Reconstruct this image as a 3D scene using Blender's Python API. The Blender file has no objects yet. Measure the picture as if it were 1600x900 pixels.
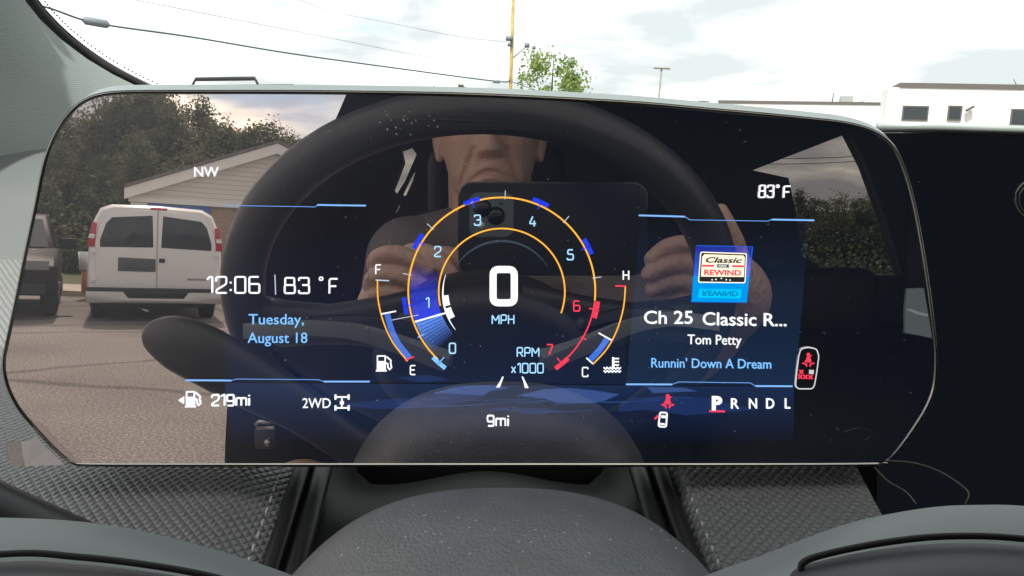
import bpy, bmesh, math, random
from mathutils import Vector, Matrix, noise
random.seed(7)
R = math.radians
sc = bpy.context.scene
C = sc.collection

# ------------------------------------------------------------------ camera, sky, sun, exposure
PITCH, F = R(8.0), 1209.0                       # lens looks 8 degrees down, focal length in photo pixels (1600 wide)
EYE = Vector((0, 0, 1.4))
cam_d = bpy.data.cameras.new('camera'); cam = bpy.data.objects.new('camera', cam_d); C.objects.link(cam)
cam.location = EYE; cam.rotation_euler = (R(90) - PITCH, 0, 0)
cam_d.sensor_width = 36; cam_d.lens = 36 * F / 1600
cam_d.clip_start = 0.01; cam_d.clip_end = 2000
sc.camera = cam

SUN_EL, SUN_AZ = R(56), R(200)                  # azimuth clockwise from +y: behind and to the left
sun_dir = Vector((math.sin(SUN_AZ) * math.cos(SUN_EL), math.cos(SUN_AZ) * math.cos(SUN_EL), math.sin(SUN_EL)))
sd = bpy.data.lights.new('sun', 'SUN'); sd.energy = 4.0; sd.angle = R(2.5); sd.color = (1, .955, .88)
so = bpy.data.objects.new('sun', sd); C.objects.link(so)
so.rotation_euler = (-sun_dir).to_track_quat('-Z', 'Y').to_euler()

w = bpy.data.worlds.new('World'); sc.world = w; w.use_nodes = True
nt = w.node_tree; nt.nodes.clear()
def wn(t, **k):
    n = nt.nodes.new(t)
    for a, b in k.items(): setattr(n, a, b)
    return n
out = wn('ShaderNodeOutputWorld')
sky = wn('ShaderNodeTexSky', sky_type='NISHITA'); sky.sun_disc = False
sky.sun_elevation = SUN_EL; sky.sun_rotation = SUN_AZ
bg1 = wn('ShaderNodeBackground'); bg1.inputs[1].default_value = 0.15
nt.links.new(sky.outputs[0], bg1.inputs[0])
tc = wn('ShaderNodeTexCoord')
sep = wn('ShaderNodeSeparateXYZ'); nt.links.new(tc.outputs['Generated'], sep.inputs[0])
# clouds laid on a level sheet: direction divided by its height
zz = wn('ShaderNodeMath', operation='MAXIMUM'); zz.inputs[1].default_value = 0.0; nt.links.new(sep.outputs[2], zz.inputs[0])
za = wn('ShaderNodeMath', operation='ADD'); za.inputs[1].default_value = 0.16; nt.links.new(zz.outputs[0], za.inputs[0])
dx = wn('ShaderNodeMath', operation='DIVIDE'); nt.links.new(sep.outputs[0], dx.inputs[0]); nt.links.new(za.outputs[0], dx.inputs[1])
dy = wn('ShaderNodeMath', operation='DIVIDE'); nt.links.new(sep.outputs[1], dy.inputs[0]); nt.links.new(za.outputs[0], dy.inputs[1])
cb = wn('ShaderNodeCombineXYZ'); nt.links.new(dx.outputs[0], cb.inputs[0]); nt.links.new(dy.outputs[0], cb.inputs[1])
n1 = wn('ShaderNodeTexNoise'); n1.inputs['Scale'].default_value = 1.15; n1.inputs['Detail'].default_value = 9; n1.inputs['Roughness'].default_value = .52; n1.inputs['Distortion'].default_value = .3
n2 = wn('ShaderNodeTexNoise'); n2.inputs['Scale'].default_value = 0.8; n2.inputs['Detail'].default_value = 7; n2.inputs['Roughness'].default_value = .5
nt.links.new(cb.outputs[0], n1.inputs['Vector']); nt.links.new(cb.outputs[0], n2.inputs['Vector'])
r1 = wn('ShaderNodeMapRange'); r1.inputs['From Min'].default_value = .30; r1.inputs['From Max'].default_value = .42; nt.links.new(n2.outputs[0], r1.inputs['Value'])
ramp = wn('ShaderNodeValToRGB'); nt.links.new(n1.outputs[0], ramp.inputs[0])
e = ramp.color_ramp.elements
e[0].position = .43; e[0].color = (.68, .73, .73, 1)
e[1].position = .58; e[1].color = (1.12, 1.15, 1.15, 1)
m = ramp.color_ramp.elements.new(.50); m.color = (.90, .94, .93, 1)
rampb = wn('ShaderNodeValToRGB'); nt.links.new(n1.outputs[0], rampb.inputs[0])   # sunward clouds: more contrast, warmer crowns
e = rampb.color_ramp.elements
e[0].position = .43; e[0].color = (.56, .55, .62, 1)
e[1].position = .60; e[1].color = (2.2, 2.0, 1.72, 1)
m = rampb.color_ramp.elements.new(.51); m.color = (.98, .95, .95, 1)
back = wn('ShaderNodeMapRange'); back.inputs['From Min'].default_value = .3; back.inputs['From Max'].default_value = -.5
nt.links.new(sep.outputs[1], back.inputs['Value'])
mixc = wn('ShaderNodeMix', data_type='RGBA'); nt.links.new(back.outputs[0], mixc.inputs[0]); nt.links.new(ramp.outputs[0], mixc.inputs[6]); nt.links.new(rampb.outputs[0], mixc.inputs[7])
bg2 = wn('ShaderNodeBackground'); bg2.inputs[1].default_value = 1.0; nt.links.new(mixc.outputs[2], bg2.inputs[0])
mx = wn('ShaderNodeMixShader'); nt.links.new(r1.outputs[0], mx.inputs[0]); nt.links.new(bg1.outputs[0], mx.inputs[1]); nt.links.new(bg2.outputs[0], mx.inputs[2])
nt.links.new(mx.outputs[0], out.inputs[0])
sc.view_settings.view_transform = 'Standard'; sc.view_settings.look = 'None'
sc.view_settings.exposure = 0.35; sc.view_settings.gamma = 1
sc.cycles.max_bounces = 8; sc.cycles.transparent_max_bounces = 12

# ------------------------------------------------------------------ measuring helpers
fwd = Vector((0, math.cos(PITCH), -math.sin(PITCH))); upv = Vector((0, math.sin(PITCH), math.cos(PITCH))); rgt = Vector((1, 0, 0))
LOT = Matrix.Rotation(R(2.6), 3, 'Y')                              # the parking lot falls 2.6 degrees across the parked truck
LEVEL = [False]                                                    # True: answers in the lot's own level frame
def ray0(px, py): return (fwd + rgt * ((px - 800) / F) + upv * ((450 - py) / F))
def ray(px, py): return LOT.transposed() @ ray0(px, py) if LEVEL[0] else ray0(px, py)
def dp(px, py, d): return EYE + ray(px, py) * d                   # point seen directly, d metres in front of the lens
NRM = ray0(775, 337).normalized(); DS = 0.34                        # the driver display's plane: normal, and distance
def scr(px, py, off=0.0):                                          # point on the display (off: metres towards the driver)
    r = ray0(px, py); return EYE + r * (DS / r.dot(NRM)) - NRM * off
def rp(px, py, D):                                                 # real place of a thing whose mirror image is seen there
    r = ray0(px, py); p = r * (D / r.dot(NRM))
    q = p - NRM * (2 * (p.dot(NRM) - DS))
    return EYE + (LOT.transposed() @ q if LEVEL[0] else q)
def mp(X, D): return rp(775 + X / D * F, 380, D)                   # mirrored plan position, metres right and behind

# ------------------------------------------------------------------ material helpers
def mat(name, col=(.5, .5, .5), rough=.5, metal=0, spec=.5, bump=None, noisec=None, coat=0, emit=None, es=1):
    m = bpy.data.materials.new(name); m.use_nodes = True; t = m.node_tree; b = t.nodes['Principled BSDF']
    b.inputs['Base Color'].default_value = (*col, 1); b.inputs['Roughness'].default_value = rough
    b.inputs['Metallic'].default_value = metal; b.inputs['Specular IOR Level'].default_value = spec
    b.inputs['Coat Weight'].default_value = coat
    if emit: b.inputs['Emission Color'].default_value = (*emit, 1); b.inputs['Emission Strength'].default_value = es
    tcn = t.nodes.new('ShaderNodeTexCoord')
    if noisec:                                                     # (scale, second colour, low, high)
        n = t.nodes.new('ShaderNodeTexNoise'); n.inputs['Scale'].default_value = noisec[0]; n.inputs['Detail'].default_value = 6
        t.links.new(tcn.outputs['Object'], n.inputs['Vector'])
        rr = t.nodes.new('ShaderNodeMapRange'); rr.inputs['From Min'].default_value = noisec[2]; rr.inputs['From Max'].default_value = noisec[3]
        t.links.new(n.outputs[0], rr.inputs['Value'])
        x = t.nodes.new('ShaderNodeMix'); x.data_type = 'RGBA'; x.inputs[6].default_value = (*col, 1); x.inputs[7].default_value = (*noisec[1], 1)
        t.links.new(rr.outputs[0], x.inputs[0]); t.links.new(x.outputs[2], b.inputs['Base Color'])
    if bump:                                                       # (scale, strength, distance)
        n = t.nodes.new('ShaderNodeTexNoise'); n.inputs['Scale'].default_value = bump[0]; n.inputs['Detail'].default_value = 4
        t.links.new(tcn.outputs['Object'], n.inputs['Vector'])
        bb = t.nodes.new('ShaderNodeBump'); bb.inputs['Strength'].default_value = bump[1]; bb.inputs['Distance'].default_value = bump[2]
        t.links.new(n.outputs[0], bb.inputs['Height']); t.links.new(bb.outputs[0], b.inputs['Normal'])
    return m
def nodes(m): t = m.node_tree; return t, t.nodes['Principled BSDF']

def emis(name, col, s=1.0):
    m = bpy.data.materials.new(name); m.use_nodes = True; t = m.node_tree; t.nodes.clear()
    o = t.nodes.new('ShaderNodeOutputMaterial'); e_ = t.nodes.new('ShaderNodeEmission'); e_.inputs[0].default_value = (*col, 1); e_.inputs[1].default_value = s
    t.links.new(e_.outputs[0], o.inputs[0]); return m

K_REFL, TINT = .50, (1, .885, .83)
def glassy(name, col=(0, 0, 0), s=0.0, mode=None, refl=K_REFL, a=(0, 0, 0), b_=(0, 0, 0), tint=TINT):
    """display glass: black base, mirror sheen, plus a glow, from its pixels or put into film and scratches"""
    m = bpy.data.materials.new(name); m.use_nodes = True; t = m.node_tree; t.nodes.clear()
    o = t.nodes.new('ShaderNodeOutputMaterial'); g = t.nodes.new('ShaderNodeBsdfGlossy'); g.inputs['Roughness'].default_value = 0.0
    g.inputs[0].default_value = (*[refl * x for x in tint], 1)
    e_ = t.nodes.new('ShaderNodeEmission'); e_.inputs[0].default_value = (*col, 1); e_.inputs[1].default_value = s
    if mode:                                                       # gradient along the patch's own uv
        uv = t.nodes.new('ShaderNodeUVMap'); sp = t.nodes.new('ShaderNodeSeparateXYZ'); t.links.new(uv.outputs[0], sp.inputs[0])
        cr = t.nodes.new('ShaderNodeValToRGB'); t.links.new(sp.outputs[mode - 1], cr.inputs[0])
        cr.color_ramp.elements[0].color = (*a, 1); cr.color_ramp.elements[1].color = (*b_, 1)
        t.links.new(cr.outputs[0], e_.inputs[0]); e_.inputs[1].default_value = 1
    ad = t.nodes.new('ShaderNodeAddShader'); g2 = t.nodes.new('ShaderNodeBsdfGlossy'); g2.inputs['Roughness'].default_value = .32; g2.inputs[0].default_value = (refl * .13, refl * .13, refl * .135, 1)
    ad2 = t.nodes.new('ShaderNodeAddShader'); t.links.new(g.outputs[0], ad2.inputs[0]); t.links.new(g2.outputs[0], ad2.inputs[1])
    t.links.new(ad2.outputs[0], ad.inputs[0]); t.links.new(e_.outputs[0], ad.inputs[1])
    t.links.new(ad.outputs[0], o.inputs[0]); return m

# ------------------------------------------------------------------ object helpers
def wloc(o):
    v = Vector((0, 0, 0))
    while o: v += o.location; o = o.parent
    return v
def thing(name, label, cat, loc, group=None, rz=0):
    o = bpy.data.objects.new(name, None); C.objects.link(o); o.location = loc; o.rotation_euler = (0, 0, rz); o.empty_display_size = .05
    o['label'] = label; o['category'] = cat
    if group: o['group'] = group
    return o
def tag(o, label, cat, group=None):
    o['label'] = label; o['category'] = cat
    if group: o['group'] = group
    return o
def obj(name, vs, fs, m, parent=None, smooth=True, local=False, uvs=None, label=None, autos=None):
    me = bpy.data.meshes.new(name)
    off = Vector((0, 0, 0)) if (local or not parent) else wloc(parent)
    me.from_pydata([Vector(v) - off for v in vs], [], fs)
    if uvs:
        l = me.uv_layers.new(name='UVMap')
        for p in me.polygons:
            for li in p.loop_indices: l.data[li].uv = uvs[me.loops[li].vertex_index]
    me.materials.append(m)
    if smooth:
        me.polygons.foreach_set('use_smooth', [True] * len(me.polygons))
    me.update()
    if autos and smooth: me.set_sharp_from_angle(angle=R(autos))
    o = bpy.data.objects.new(name, me); C.objects.link(o); o.parent = parent
    if label: o['label'] = label
    return o
def centre_origin(o):                                              # a top-level mesh: origin at its base
    vs = [v.co for v in o.data.vertices]
    c = sum(vs, Vector()) / len(vs); c.z = min(v.z for v in vs)
    o.data.transform(Matrix.Translation(-c)); o.location = c; return o
class MB:
    def __init__(s): s.v = []; s.f = []
    def add(s, vs, fs):
        n = len(s.v); s.v += [Vector(v) for v in vs]; s.f += [tuple(i + n for i in f) for f in fs]; return s
    def box(s, c, d, rot=None):
        c = Vector(c); q = []
        for z in (-.5, .5):
            for x, y in ((-.5, -.5), (.5, -.5), (.5, .5), (-.5, .5)):
                p = Vector((x * d[0], y * d[1], z * d[2]))
                if rot: p = rot @ p
                q.append(c + p)
        return s.add(q, [(3, 2, 1, 0), (4, 5, 6, 7), (0, 1, 5, 4), (1, 2, 6, 5), (2, 3, 7, 6), (3, 0, 4, 7)])
    def tube(s, pts, rad, seg=8, caps=True, closed=False, flat=1.0, fup=None):
        pts = [Vector(p) for p in pts]; n = len(pts)
        rads = rad if isinstance(rad, (list, tuple)) else [rad] * n
        vs = []; up = Vector((0, 0, 1))
        for i, p in enumerate(pts):
            a = pts[(i - 1) % n] if (closed or i) else p; b = pts[(i + 1) % n] if (closed or i < n - 1) else p
            t = (b - a).normalized()
            u = fup.copy() if fup else up
            if abs(t.dot(u)) > .97: u = Vector((1, 0, 0))
            x = t.cross(u).normalized(); y = x.cross(t).normalized()
            for k in range(seg):
                an = 2 * math.pi * k / seg
                vs.append(p + x * math.cos(an) * rads[i] + y * math.sin(an) * rads[i] * flat)
        fs = []
        for i in range(n if closed else n - 1):
            j = (i + 1) % n
            for k in range(seg): fs.append((i * seg + k, i * seg + (k + 1) % seg, j * seg + (k + 1) % seg, j * seg + k))
        if caps and not closed:
            fs.append(tuple(range(seg))[::-1]); fs.append(tuple((n - 1) * seg + k for k in range(seg)))
        return s.add(vs, fs)
    def loft(s, secs, closed=True, caps=True):
        n = len(secs[0]); vs = [p for q in secs for p in q]; fs = []
        for i in range(len(secs) - 1):
            for k in range(n if closed else n - 1):
                fs.append((i * n + k, i * n + (k + 1) % n, (i + 1) * n + (k + 1) % n, (i + 1) * n + k))
        if caps and closed:
            fs.append(tuple(range(n))[::-1]); fs.append(tuple((len(secs) - 1) * n + k for k in range(n)))
        return s.add(vs, fs)
    def prism(s, poly, vec):                                       # extrude a planar polygon by a vector
        n = len(poly); a = [Vector(p) for p in poly]; b = [p + Vector(vec) for p in a]
        return s.add(a + b, [tuple(range(n))[::-1], tuple(range(n, 2 * n))] + [(i, (i + 1) % n, n + (i + 1) % n, n + i) for i in range(n)])
    def ell(s, c, r, rot=None, nu=16, nv=10):
        vs = []; c = Vector(c)
        for j in range(nv + 1):
            th = math.pi * j / nv
            for i in range(nu):
                ph = 2 * math.pi * i / nu
                p = Vector((r[0] * math.sin(th) * math.cos(ph), r[1] * math.sin(th) * math.sin(ph), r[2] * math.cos(th)))
                if rot: p = rot @ p
                vs.append(c + p)
        return s.add(vs, [(j * nu + i, (j + 1) * nu + i, (j + 1) * nu + (i + 1) % nu, j * nu + (i + 1) % nu) for j in range(nv) for i in range(nu)])
    def build(s, name, m, parent=None, **k): return obj(name, s.v, s.f, m, parent, **k)
def bevel(o, wd, seg=2):
    bm = bmesh.new(); bm.from_mesh(o.data); bmesh.ops.remove_doubles(bm, verts=bm.verts, dist=1e-5)
    es = [e for e in bm.edges if len(e.link_faces) == 2 and e.calc_face_angle(0) > R(30)]
    bmesh.ops.bevel(bm, geom=es, offset=wd, segments=seg, affect='EDGES', profile=.5)
    bm.to_mesh(o.data); bm.free()
    o.data.polygons.foreach_set('use_smooth', [True] * len(o.data.polygons)); o.data.set_sharp_from_angle(angle=R(40)); return o
def catmull(pts, n=8, closed=False):
    pts = [Vector(p) for p in pts]; N = len(pts); res = []
    for i in range(N if closed else N - 1):
        if closed: a, b, c, d = pts[i - 1], pts[i], pts[(i + 1) % N], pts[(i + 2) % N]
        else: a, b, c, d = pts[max(i - 1, 0)], pts[i], pts[i + 1], pts[min(i + 2, N - 1)]
        for k in range(n):
            t = k / n; res.append(.5 * ((2 * b) + (c - a) * t + (2 * a - 5 * b + 4 * c - d) * t * t + (3 * b - a - 3 * c + d) * t ** 3))
    if not closed: res.append(pts[-1])
    return res

# ------------------------------------------------------------------ materials
M_blackplastic = mat('black_plastic', (.035, .037, .04), .42, bump=(900, .25, .0006))
M_darktrim = mat('dark_trim', (.012, .013, .014), .4)
M_grain = mat('grained_plastic', (.125, .135, .135), .38, spec=1.0, bump=(800, .8, .0008), noisec=(60, (.16, .17, .17), .4, .7))
M_pillar = mat('pillar_cloth', (.23, .265, .255), .85, bump=(500, .4, .001))
t, b = nodes(M_pillar)                                             # fine woven rows
tcn = t.nodes.new('ShaderNodeTexCoord'); wv = t.nodes.new('ShaderNodeTexWave'); wv.bands_direction = 'Z'; wv.inputs['Scale'].default_value = 160; wv.inputs['Distortion'].default_value = 1.5
t.links.new(tcn.outputs['Object'], wv.inputs[0]); bb = t.nodes.new('ShaderNodeBump'); bb.inputs['Strength'].default_value = .2; bb.inputs['Distance'].default_value = .0006
t.links.new(wv.outputs[1], bb.inputs['Height']); t.links.new(bb.outputs[0], b.inputs['Normal'])
M_rubber = mat('seal_rubber', (.012, .012, .013), .7)
M_chrome = mat('satin_chrome', (.42, .41, .39), .25, metal=1)
M_satin = mat('satin_edge', (.55, .63, .61), .3, metal=.25)
M_piano = glassy('piano_black_glass', (.004, .005, .007), 1, refl=.03, tint=(.95, .97, 1))
M_thread = mat('white_thread', (.62, .62, .58), .7)
M_cabin = mat('cabin_lining', (.03, .031, .034), .8, bump=(300, .2, .001))
M_seat = mat('seat_leather', (.010, .010, .011), .7, bump=(200, .3, .001))
M_rimleather = mat('wheel_leather', (.052, .054, .058), .36, bump=(700, .2, .0004))

def leather(name, base, px_, strength):
    """leather pressed into small slanted lozenges"""
    m = mat(name, base, .42); t, b = nodes(m)
    tcn = t.nodes.new('ShaderNodeTexCoord'); s_ = t.nodes.new('ShaderNodeSeparateXYZ'); t.links.new(tcn.outputs['Object'], s_.inputs[0])
    def mth(op, a, bb=None):
        n = t.nodes.new('ShaderNodeMath'); n.operation = op
        for i, q in enumerate((a, bb)):
            if q is None: continue
            if hasattr(q, 'links'): t.links.new(q, n.inputs[i])
            else: n.inputs[i].default_value = q
        return n.outputs[0]
    kx, ky = 2 * math.pi / px_, 2 * math.pi / (px_ * 1.05)
    nz = t.nodes.new('ShaderNodeTexNoise'); nz.inputs['Scale'].default_value = 55; t.links.new(tcn.outputs['Object'], nz.inputs[0])
    wob = mth('MULTIPLY', nz.outputs[0], .8)
    u = mth('ADD', mth('MULTIPLY', s_.outputs[0], kx * .5), mth('MULTIPLY', s_.outputs[1], ky * .5)); u = mth('ADD', u, wob)
    v = mth('SUBTRACT', mth('MULTIPLY', s_.outputs[0], kx * .5), mth('MULTIPLY', s_.outputs[1], ky * .5)); v = mth('ADD', v, wob)
    h = mth('MULTIPLY', mth('ABSOLUTE', mth('SINE', u)), mth('ABSOLUTE', mth('SINE', v)))
    h = mth('POWER', h, .6)
    n2_ = t.nodes.new('ShaderNodeTexNoise'); n2_.inputs['Scale'].default_value = 900; t.links.new(tcn.outputs['Object'], n2_.inputs[0])
    h2 = mth('ADD', h, mth('MULTIPLY', n2_.outputs[0], .35))
    bp = t.nodes.new('ShaderNodeBump'); bp.inputs['Strength'].default_value = strength; bp.inputs['Distance'].default_value = .0022
    t.links.new(h2, bp.inputs['Height']); t.links.new(bp.outputs[0], b.inputs['Normal'])
    return m
M_weave = leather('embossed_leather', (.25, .26, .26), .0046, .8)
M_dashtop = mat('soft_dash', (.12, .135, .135), .6, bump=(500, .3, .001))

# ================================================================== GROUND, BUILDINGS, TREES
LEVEL[0] = True
def sheet(name, x0, y0, x1, y1, z, m, n=1):
    vs = [(x0 + (x1 - x0) * i / n, y0 + (y1 - y0) * j / n, z) for j in range(n + 1) for i in range(n + 1)]
    fs = [(j * (n + 1) + i, j * (n + 1) + i + 1, (j + 1) * (n + 1) + i + 1, (j + 1) * (n + 1) + i) for j in range(n) for i in range(n)]
    o = obj(name, vs, fs, m, smooth=False); o['kind'] = 'structure'; return o
M_grass = mat('grass_ground', (.045, .07, .02), .9, noisec=(3, (.10, .11, .035), .4, .65), bump=(30, .6, .03))
sheet('ground', -600, -600, 600, 600, -.03, M_grass)
M_asph = mat('worn_asphalt', (.16, .142, .13), .92)
t, b = nodes(M_asph)
tcn = t.nodes.new('ShaderNodeTexCoord')
na = t.nodes.new('ShaderNodeTexNoise'); na.inputs['Scale'].default_value = 46; na.inputs['Detail'].default_value = 5; na.inputs['Roughness'].default_value = .7
nb = t.nodes.new('ShaderNodeTexNoise'); nb.inputs['Scale'].default_value = .55; nb.inputs['Detail'].default_value = 6
vo = t.nodes.new('ShaderNodeTexVoronoi'); vo.feature = 'DISTANCE_TO_EDGE'; vo.inputs['Scale'].default_value = .33
nd = t.nodes.new('ShaderNodeTexNoise'); nd.inputs['Scale'].default_value = 1.4
vm = t.nodes.new('ShaderNodeMix'); vm.data_type = 'VECTOR'; vm.inputs[0].default_value = .25
t.links.new(tcn.outputs['Object'], vm.inputs[4]); t.links.new(nd.outputs[1], vm.inputs[5]); t.links.new(tcn.outputs['Object'], nd.inputs[0])
for n_ in (na, nb): t.links.new(tcn.outputs['Object'], n_.inputs[0])
t.links.new(vm.outputs[1], vo.inputs[0])
c1 = t.nodes.new('ShaderNodeValToRGB'); t.links.new(na.outputs[0], c1.inputs[0])
e = c1.color_ramp.elements; e[0].position = .42; e[0].color = (.105, .092, .085, 1); e[1].position = .64; e[1].color = (.40, .35, .315, 1)
m_ = c1.color_ramp.elements.new(.52); m_.color = (.19, .168, .155, 1)
c2 = t.nodes.new('ShaderNodeMapRange'); c2.inputs['From Min'].default_value = .3; c2.inputs['From Max'].default_value = .7; c2.inputs['To Min'].default_value = .72; c2.inputs['To Max'].default_value = 1.2; t.links.new(nb.outputs[0], c2.inputs['Value'])
c3 = t.nodes.new('ShaderNodeMapRange'); c3.inputs['From Min'].default_value = .006; c3.inputs['From Max'].default_value = .022; c3.inputs['To Min'].default_value = .5; c3.inputs['To Max'].default_value = 1; t.links.new(vo.outputs[0], c3.inputs['Value'])
mm = t.nodes.new('ShaderNodeMath'); mm.operation = 'MULTIPLY'; t.links.new(c2.outputs[0], mm.inputs[0]); t.links.new(c3.outputs[0], mm.inputs[1])
vs_ = t.nodes.new('ShaderNodeVectorMath'); vs_.operation = 'SCALE'; t.links.new(c1.outputs[0], vs_.inputs[0]); t.links.new(mm.outputs[0], vs_.inputs['Scale'])
t.links.new(vs_.outputs[0], b.inputs['Base Color'])
bp = t.nodes.new('ShaderNodeBump'); bp.inputs['Strength'].default_value = .6; bp.inputs['Distance'].default_value = .02; t.links.new(na.outputs[0], bp.inputs['Height']); t.links.new(bp.outputs[0], b.inputs['Normal'])
sheet('parking_lot', -60, -16.6, 60, 60, 0, M_asph)
M_conc = mat('old_concrete', (.42, .36, .29), .9, noisec=(2, (.3, .27, .23), .35, .7), bump=(60, .3, .01))
o = MB().box((-20, -17.9, .03), (76, 2.4, .18)).build('concrete_walk', M_conc, smooth=False); o['kind'] = 'structure'
M_verge = mat('verge_grass', (.10, .12, .04), .9, noisec=(9, (.2, .17, .07), .4, .6))
sheet('grass_verge', -60, -16.7, 60, -16.45, .004, M_verge)

# ---- brick and siding building reflected behind the van
M_siding = mat('white_siding', (.74, .71, .68), .6)
t, b = nodes(M_siding)
tcn = t.nodes.new('ShaderNodeTexCoord'); s_ = t.nodes.new('ShaderNodeSeparateXYZ'); t.links.new(tcn.outputs['Object'], s_.inputs[0])
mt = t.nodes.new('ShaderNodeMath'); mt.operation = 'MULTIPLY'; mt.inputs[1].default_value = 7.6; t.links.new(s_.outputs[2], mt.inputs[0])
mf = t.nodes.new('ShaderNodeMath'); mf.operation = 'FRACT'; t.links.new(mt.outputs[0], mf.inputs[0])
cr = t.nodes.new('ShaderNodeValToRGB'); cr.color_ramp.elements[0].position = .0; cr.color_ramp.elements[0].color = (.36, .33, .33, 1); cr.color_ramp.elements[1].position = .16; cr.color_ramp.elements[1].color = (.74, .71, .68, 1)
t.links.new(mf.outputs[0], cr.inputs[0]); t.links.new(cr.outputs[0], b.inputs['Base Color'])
bp = t.nodes.new('ShaderNodeBump'); bp.inputs['Strength'].default_value = 1; bp.inputs['Distance'].default_value = .02; t.links.new(mf.outputs[0], bp.inputs['Height']); t.links.new(bp.outputs[0], b.inputs['Normal'])
M_brick = mat('tan_brick', (.36, .27, .20), .85)
t, b = nodes(M_brick); tcn = t.nodes.new('ShaderNodeTexCoord')
sp_ = t.nodes.new('ShaderNodeSeparateXYZ'); t.links.new(tcn.outputs['Object'], sp_.inputs[0]); cbn = t.nodes.new('ShaderNodeCombineXYZ')
t.links.new(sp_.outputs[0], cbn.inputs[0]); t.links.new(sp_.outputs[2], cbn.inputs[1])
bk = t.nodes.new('ShaderNodeTexBrick'); bk.inputs['Scale'].default_value = 5; bk.inputs['Color1'].default_value = (.36, .26, .19, 1); bk.inputs['Color2'].default_value = (.28, .205, .15, 1); bk.inputs['Mortar'].default_value = (.42, .38, .33, 1); bk.inputs['Mortar Size'].default_value = .025
t.links.new(cbn.outputs[0], bk.inputs[0]); t.links.new(bk.outputs[0], b.inputs['Base Color'])
M_whitepaint = mat('white_paint', (.78, .77, .75), .5)
M_shingle = mat('grey_shingle', (.13, .12, .12), .9, noisec=(25, (.2, .19, .18), .4, .6))
M_bluepaint = mat('blue_paint', (.06, .16, .42), .5)
M_darkglass = mat('dark_window_glass', (.03, .04, .045), .08, spec=.5)

A_ = mp(-9.65, 20.5); B_ = mp(-3.1, 23.6); A_.z = B_.z = 0
ang = math.atan2(B_.y - A_.y, B_.x - A_.x); Lw = (B_ - A_).length
house = thing('storefront_building', 'tan brick building with white siding gable behind the white van', 'building', A_, rz=ang)
# local x runs along the gable wall, +/- y into the building
cr_ = (B_ - A_).normalized(); side = 1 if Vector((-cr_.y, cr_.x, 0)).dot(Vector((0, -1, 0))) > 0 else -1
H0, HE, HP = 2.30, 2.45, 3.85
def hb(name, poly, y0, y1, m, par=house):                           # prism of a facade polygon (x,z) from y0 to y1
    mb = MB(); mb.prism([(x, y0 * side, z) for x, z in poly], (0, (y1 - y0) * side, 0)); return mb.build(name, m, par, local=True, smooth=False)
hb('brick_wall', [(0, 0), (Lw, 0), (Lw, H0), (0, H0)], 0, 9, M_brick)
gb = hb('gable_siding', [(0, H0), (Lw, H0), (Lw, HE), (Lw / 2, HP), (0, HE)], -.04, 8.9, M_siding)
hb('soffit_trim', [(-.1, H0 - .02), (Lw + .1, H0 - .02), (Lw + .1, H0 + .12), (-.1, H0 + .12)], -.10, -.042, M_whitepaint)
for sgn in (0, 1):
    a0, a1 = ((-.2, HE - .12), (Lw / 2, HP)) if sgn == 0 else ((Lw + .2, HE - .12), (Lw / 2, HP))
    hb('rake_board', [a0, (a0[0], a0[1] + .28), (a1[0], a1[1] + .28), a1] if sgn == 0 else [a1, (a1[0], a1[1] + .28), (a0[0], a0[1] + .28), a0], -.34, -.10, M_whitepaint)
    hb('roof', [(a0[0], a0[1] + .29), (a0[0], a0[1] + .37), (a1[0], a1[1] + .37), (a1[0], a1[1] + .29)] , -.38, 9.2, M_shingle)
fl = hb('floodlight', [(Lw / 2 - .3, HP - .95), (Lw / 2 + .35, HP - .95), (Lw / 2 + .3, HP - .6), (Lw / 2 - .25, HP - .6)], -.30, -.05, mat('grey_lamp_housing', (.18, .18, .18), .4))
hb('lamp_lens', [(Lw / 2 - .22, HP - .88), (Lw / 2 + .25, HP - .88), (Lw / 2 + .22, HP - .68), (Lw / 2 - .18, HP - .68)], -.32, -.302, mat('lamp_glass', (.6, .6, .58), .2), house)
hb('gable_vent', [(Lw / 2 - .2, HP - 1.9), (Lw / 2 + .5, HP - 1.9), (Lw / 2 + .5, HP - 1.35), (Lw / 2 - .2, HP - 1.35)], -.08, -.042, M_whitepaint)
hb('blue_panel', [(.35, 1.7), (1.9, 1.7), (1.9, H0 - .03), (.35, H0 - .03)], -.07, -.003, M_bluepaint)
hb('corner_board', [(-.04, 0), (.34, 0), (.34, H0 - .03), (-.04, H0 - .03)], -.05, -.004, M_whitepaint)

# ---- low white building seen through the windscreen
M_stucco = mat('white_stucco', (.82, .84, .82), .8, bump=(20, .1, .01))
M_brownmetal = mat('dark_roof_edge', (.12, .11, .10), .6)
def wall_thing(name, label, pA, pB, depth, zt):
    a = Vector((pA.x, pA.y, 0)); b = Vector((pB.x, pB.y, 0)); L = (b - a).length
    return thing(name, label, 'building', a, rz=math.atan2(b.y - a.y, b.x - a.x)), L
a, b2 = dp(1384, 180, 30), dp(1760, 176, 28.2)
zt = dp(1384, 137, 30).z
wh, L = wall_thing('white_commercial_building', 'tall white flat-roofed building with square windows at the right', a, b2, 8, zt)
MB().box((L / 2, 4.01, zt / 2), (L, 8, zt)).build('wall', M_stucco, wh, local=True, smooth=False)
MB().box((L / 2 + .2, 4.0, zt + .09), (L - .35, 8.06, .18)).build('roof_edge', M_brownmetal, wh, local=True, smooth=False)
def h_at(px0, px1, y0, y1, par, a, rz, name='window', m=M_darkglass):
    return
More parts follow.
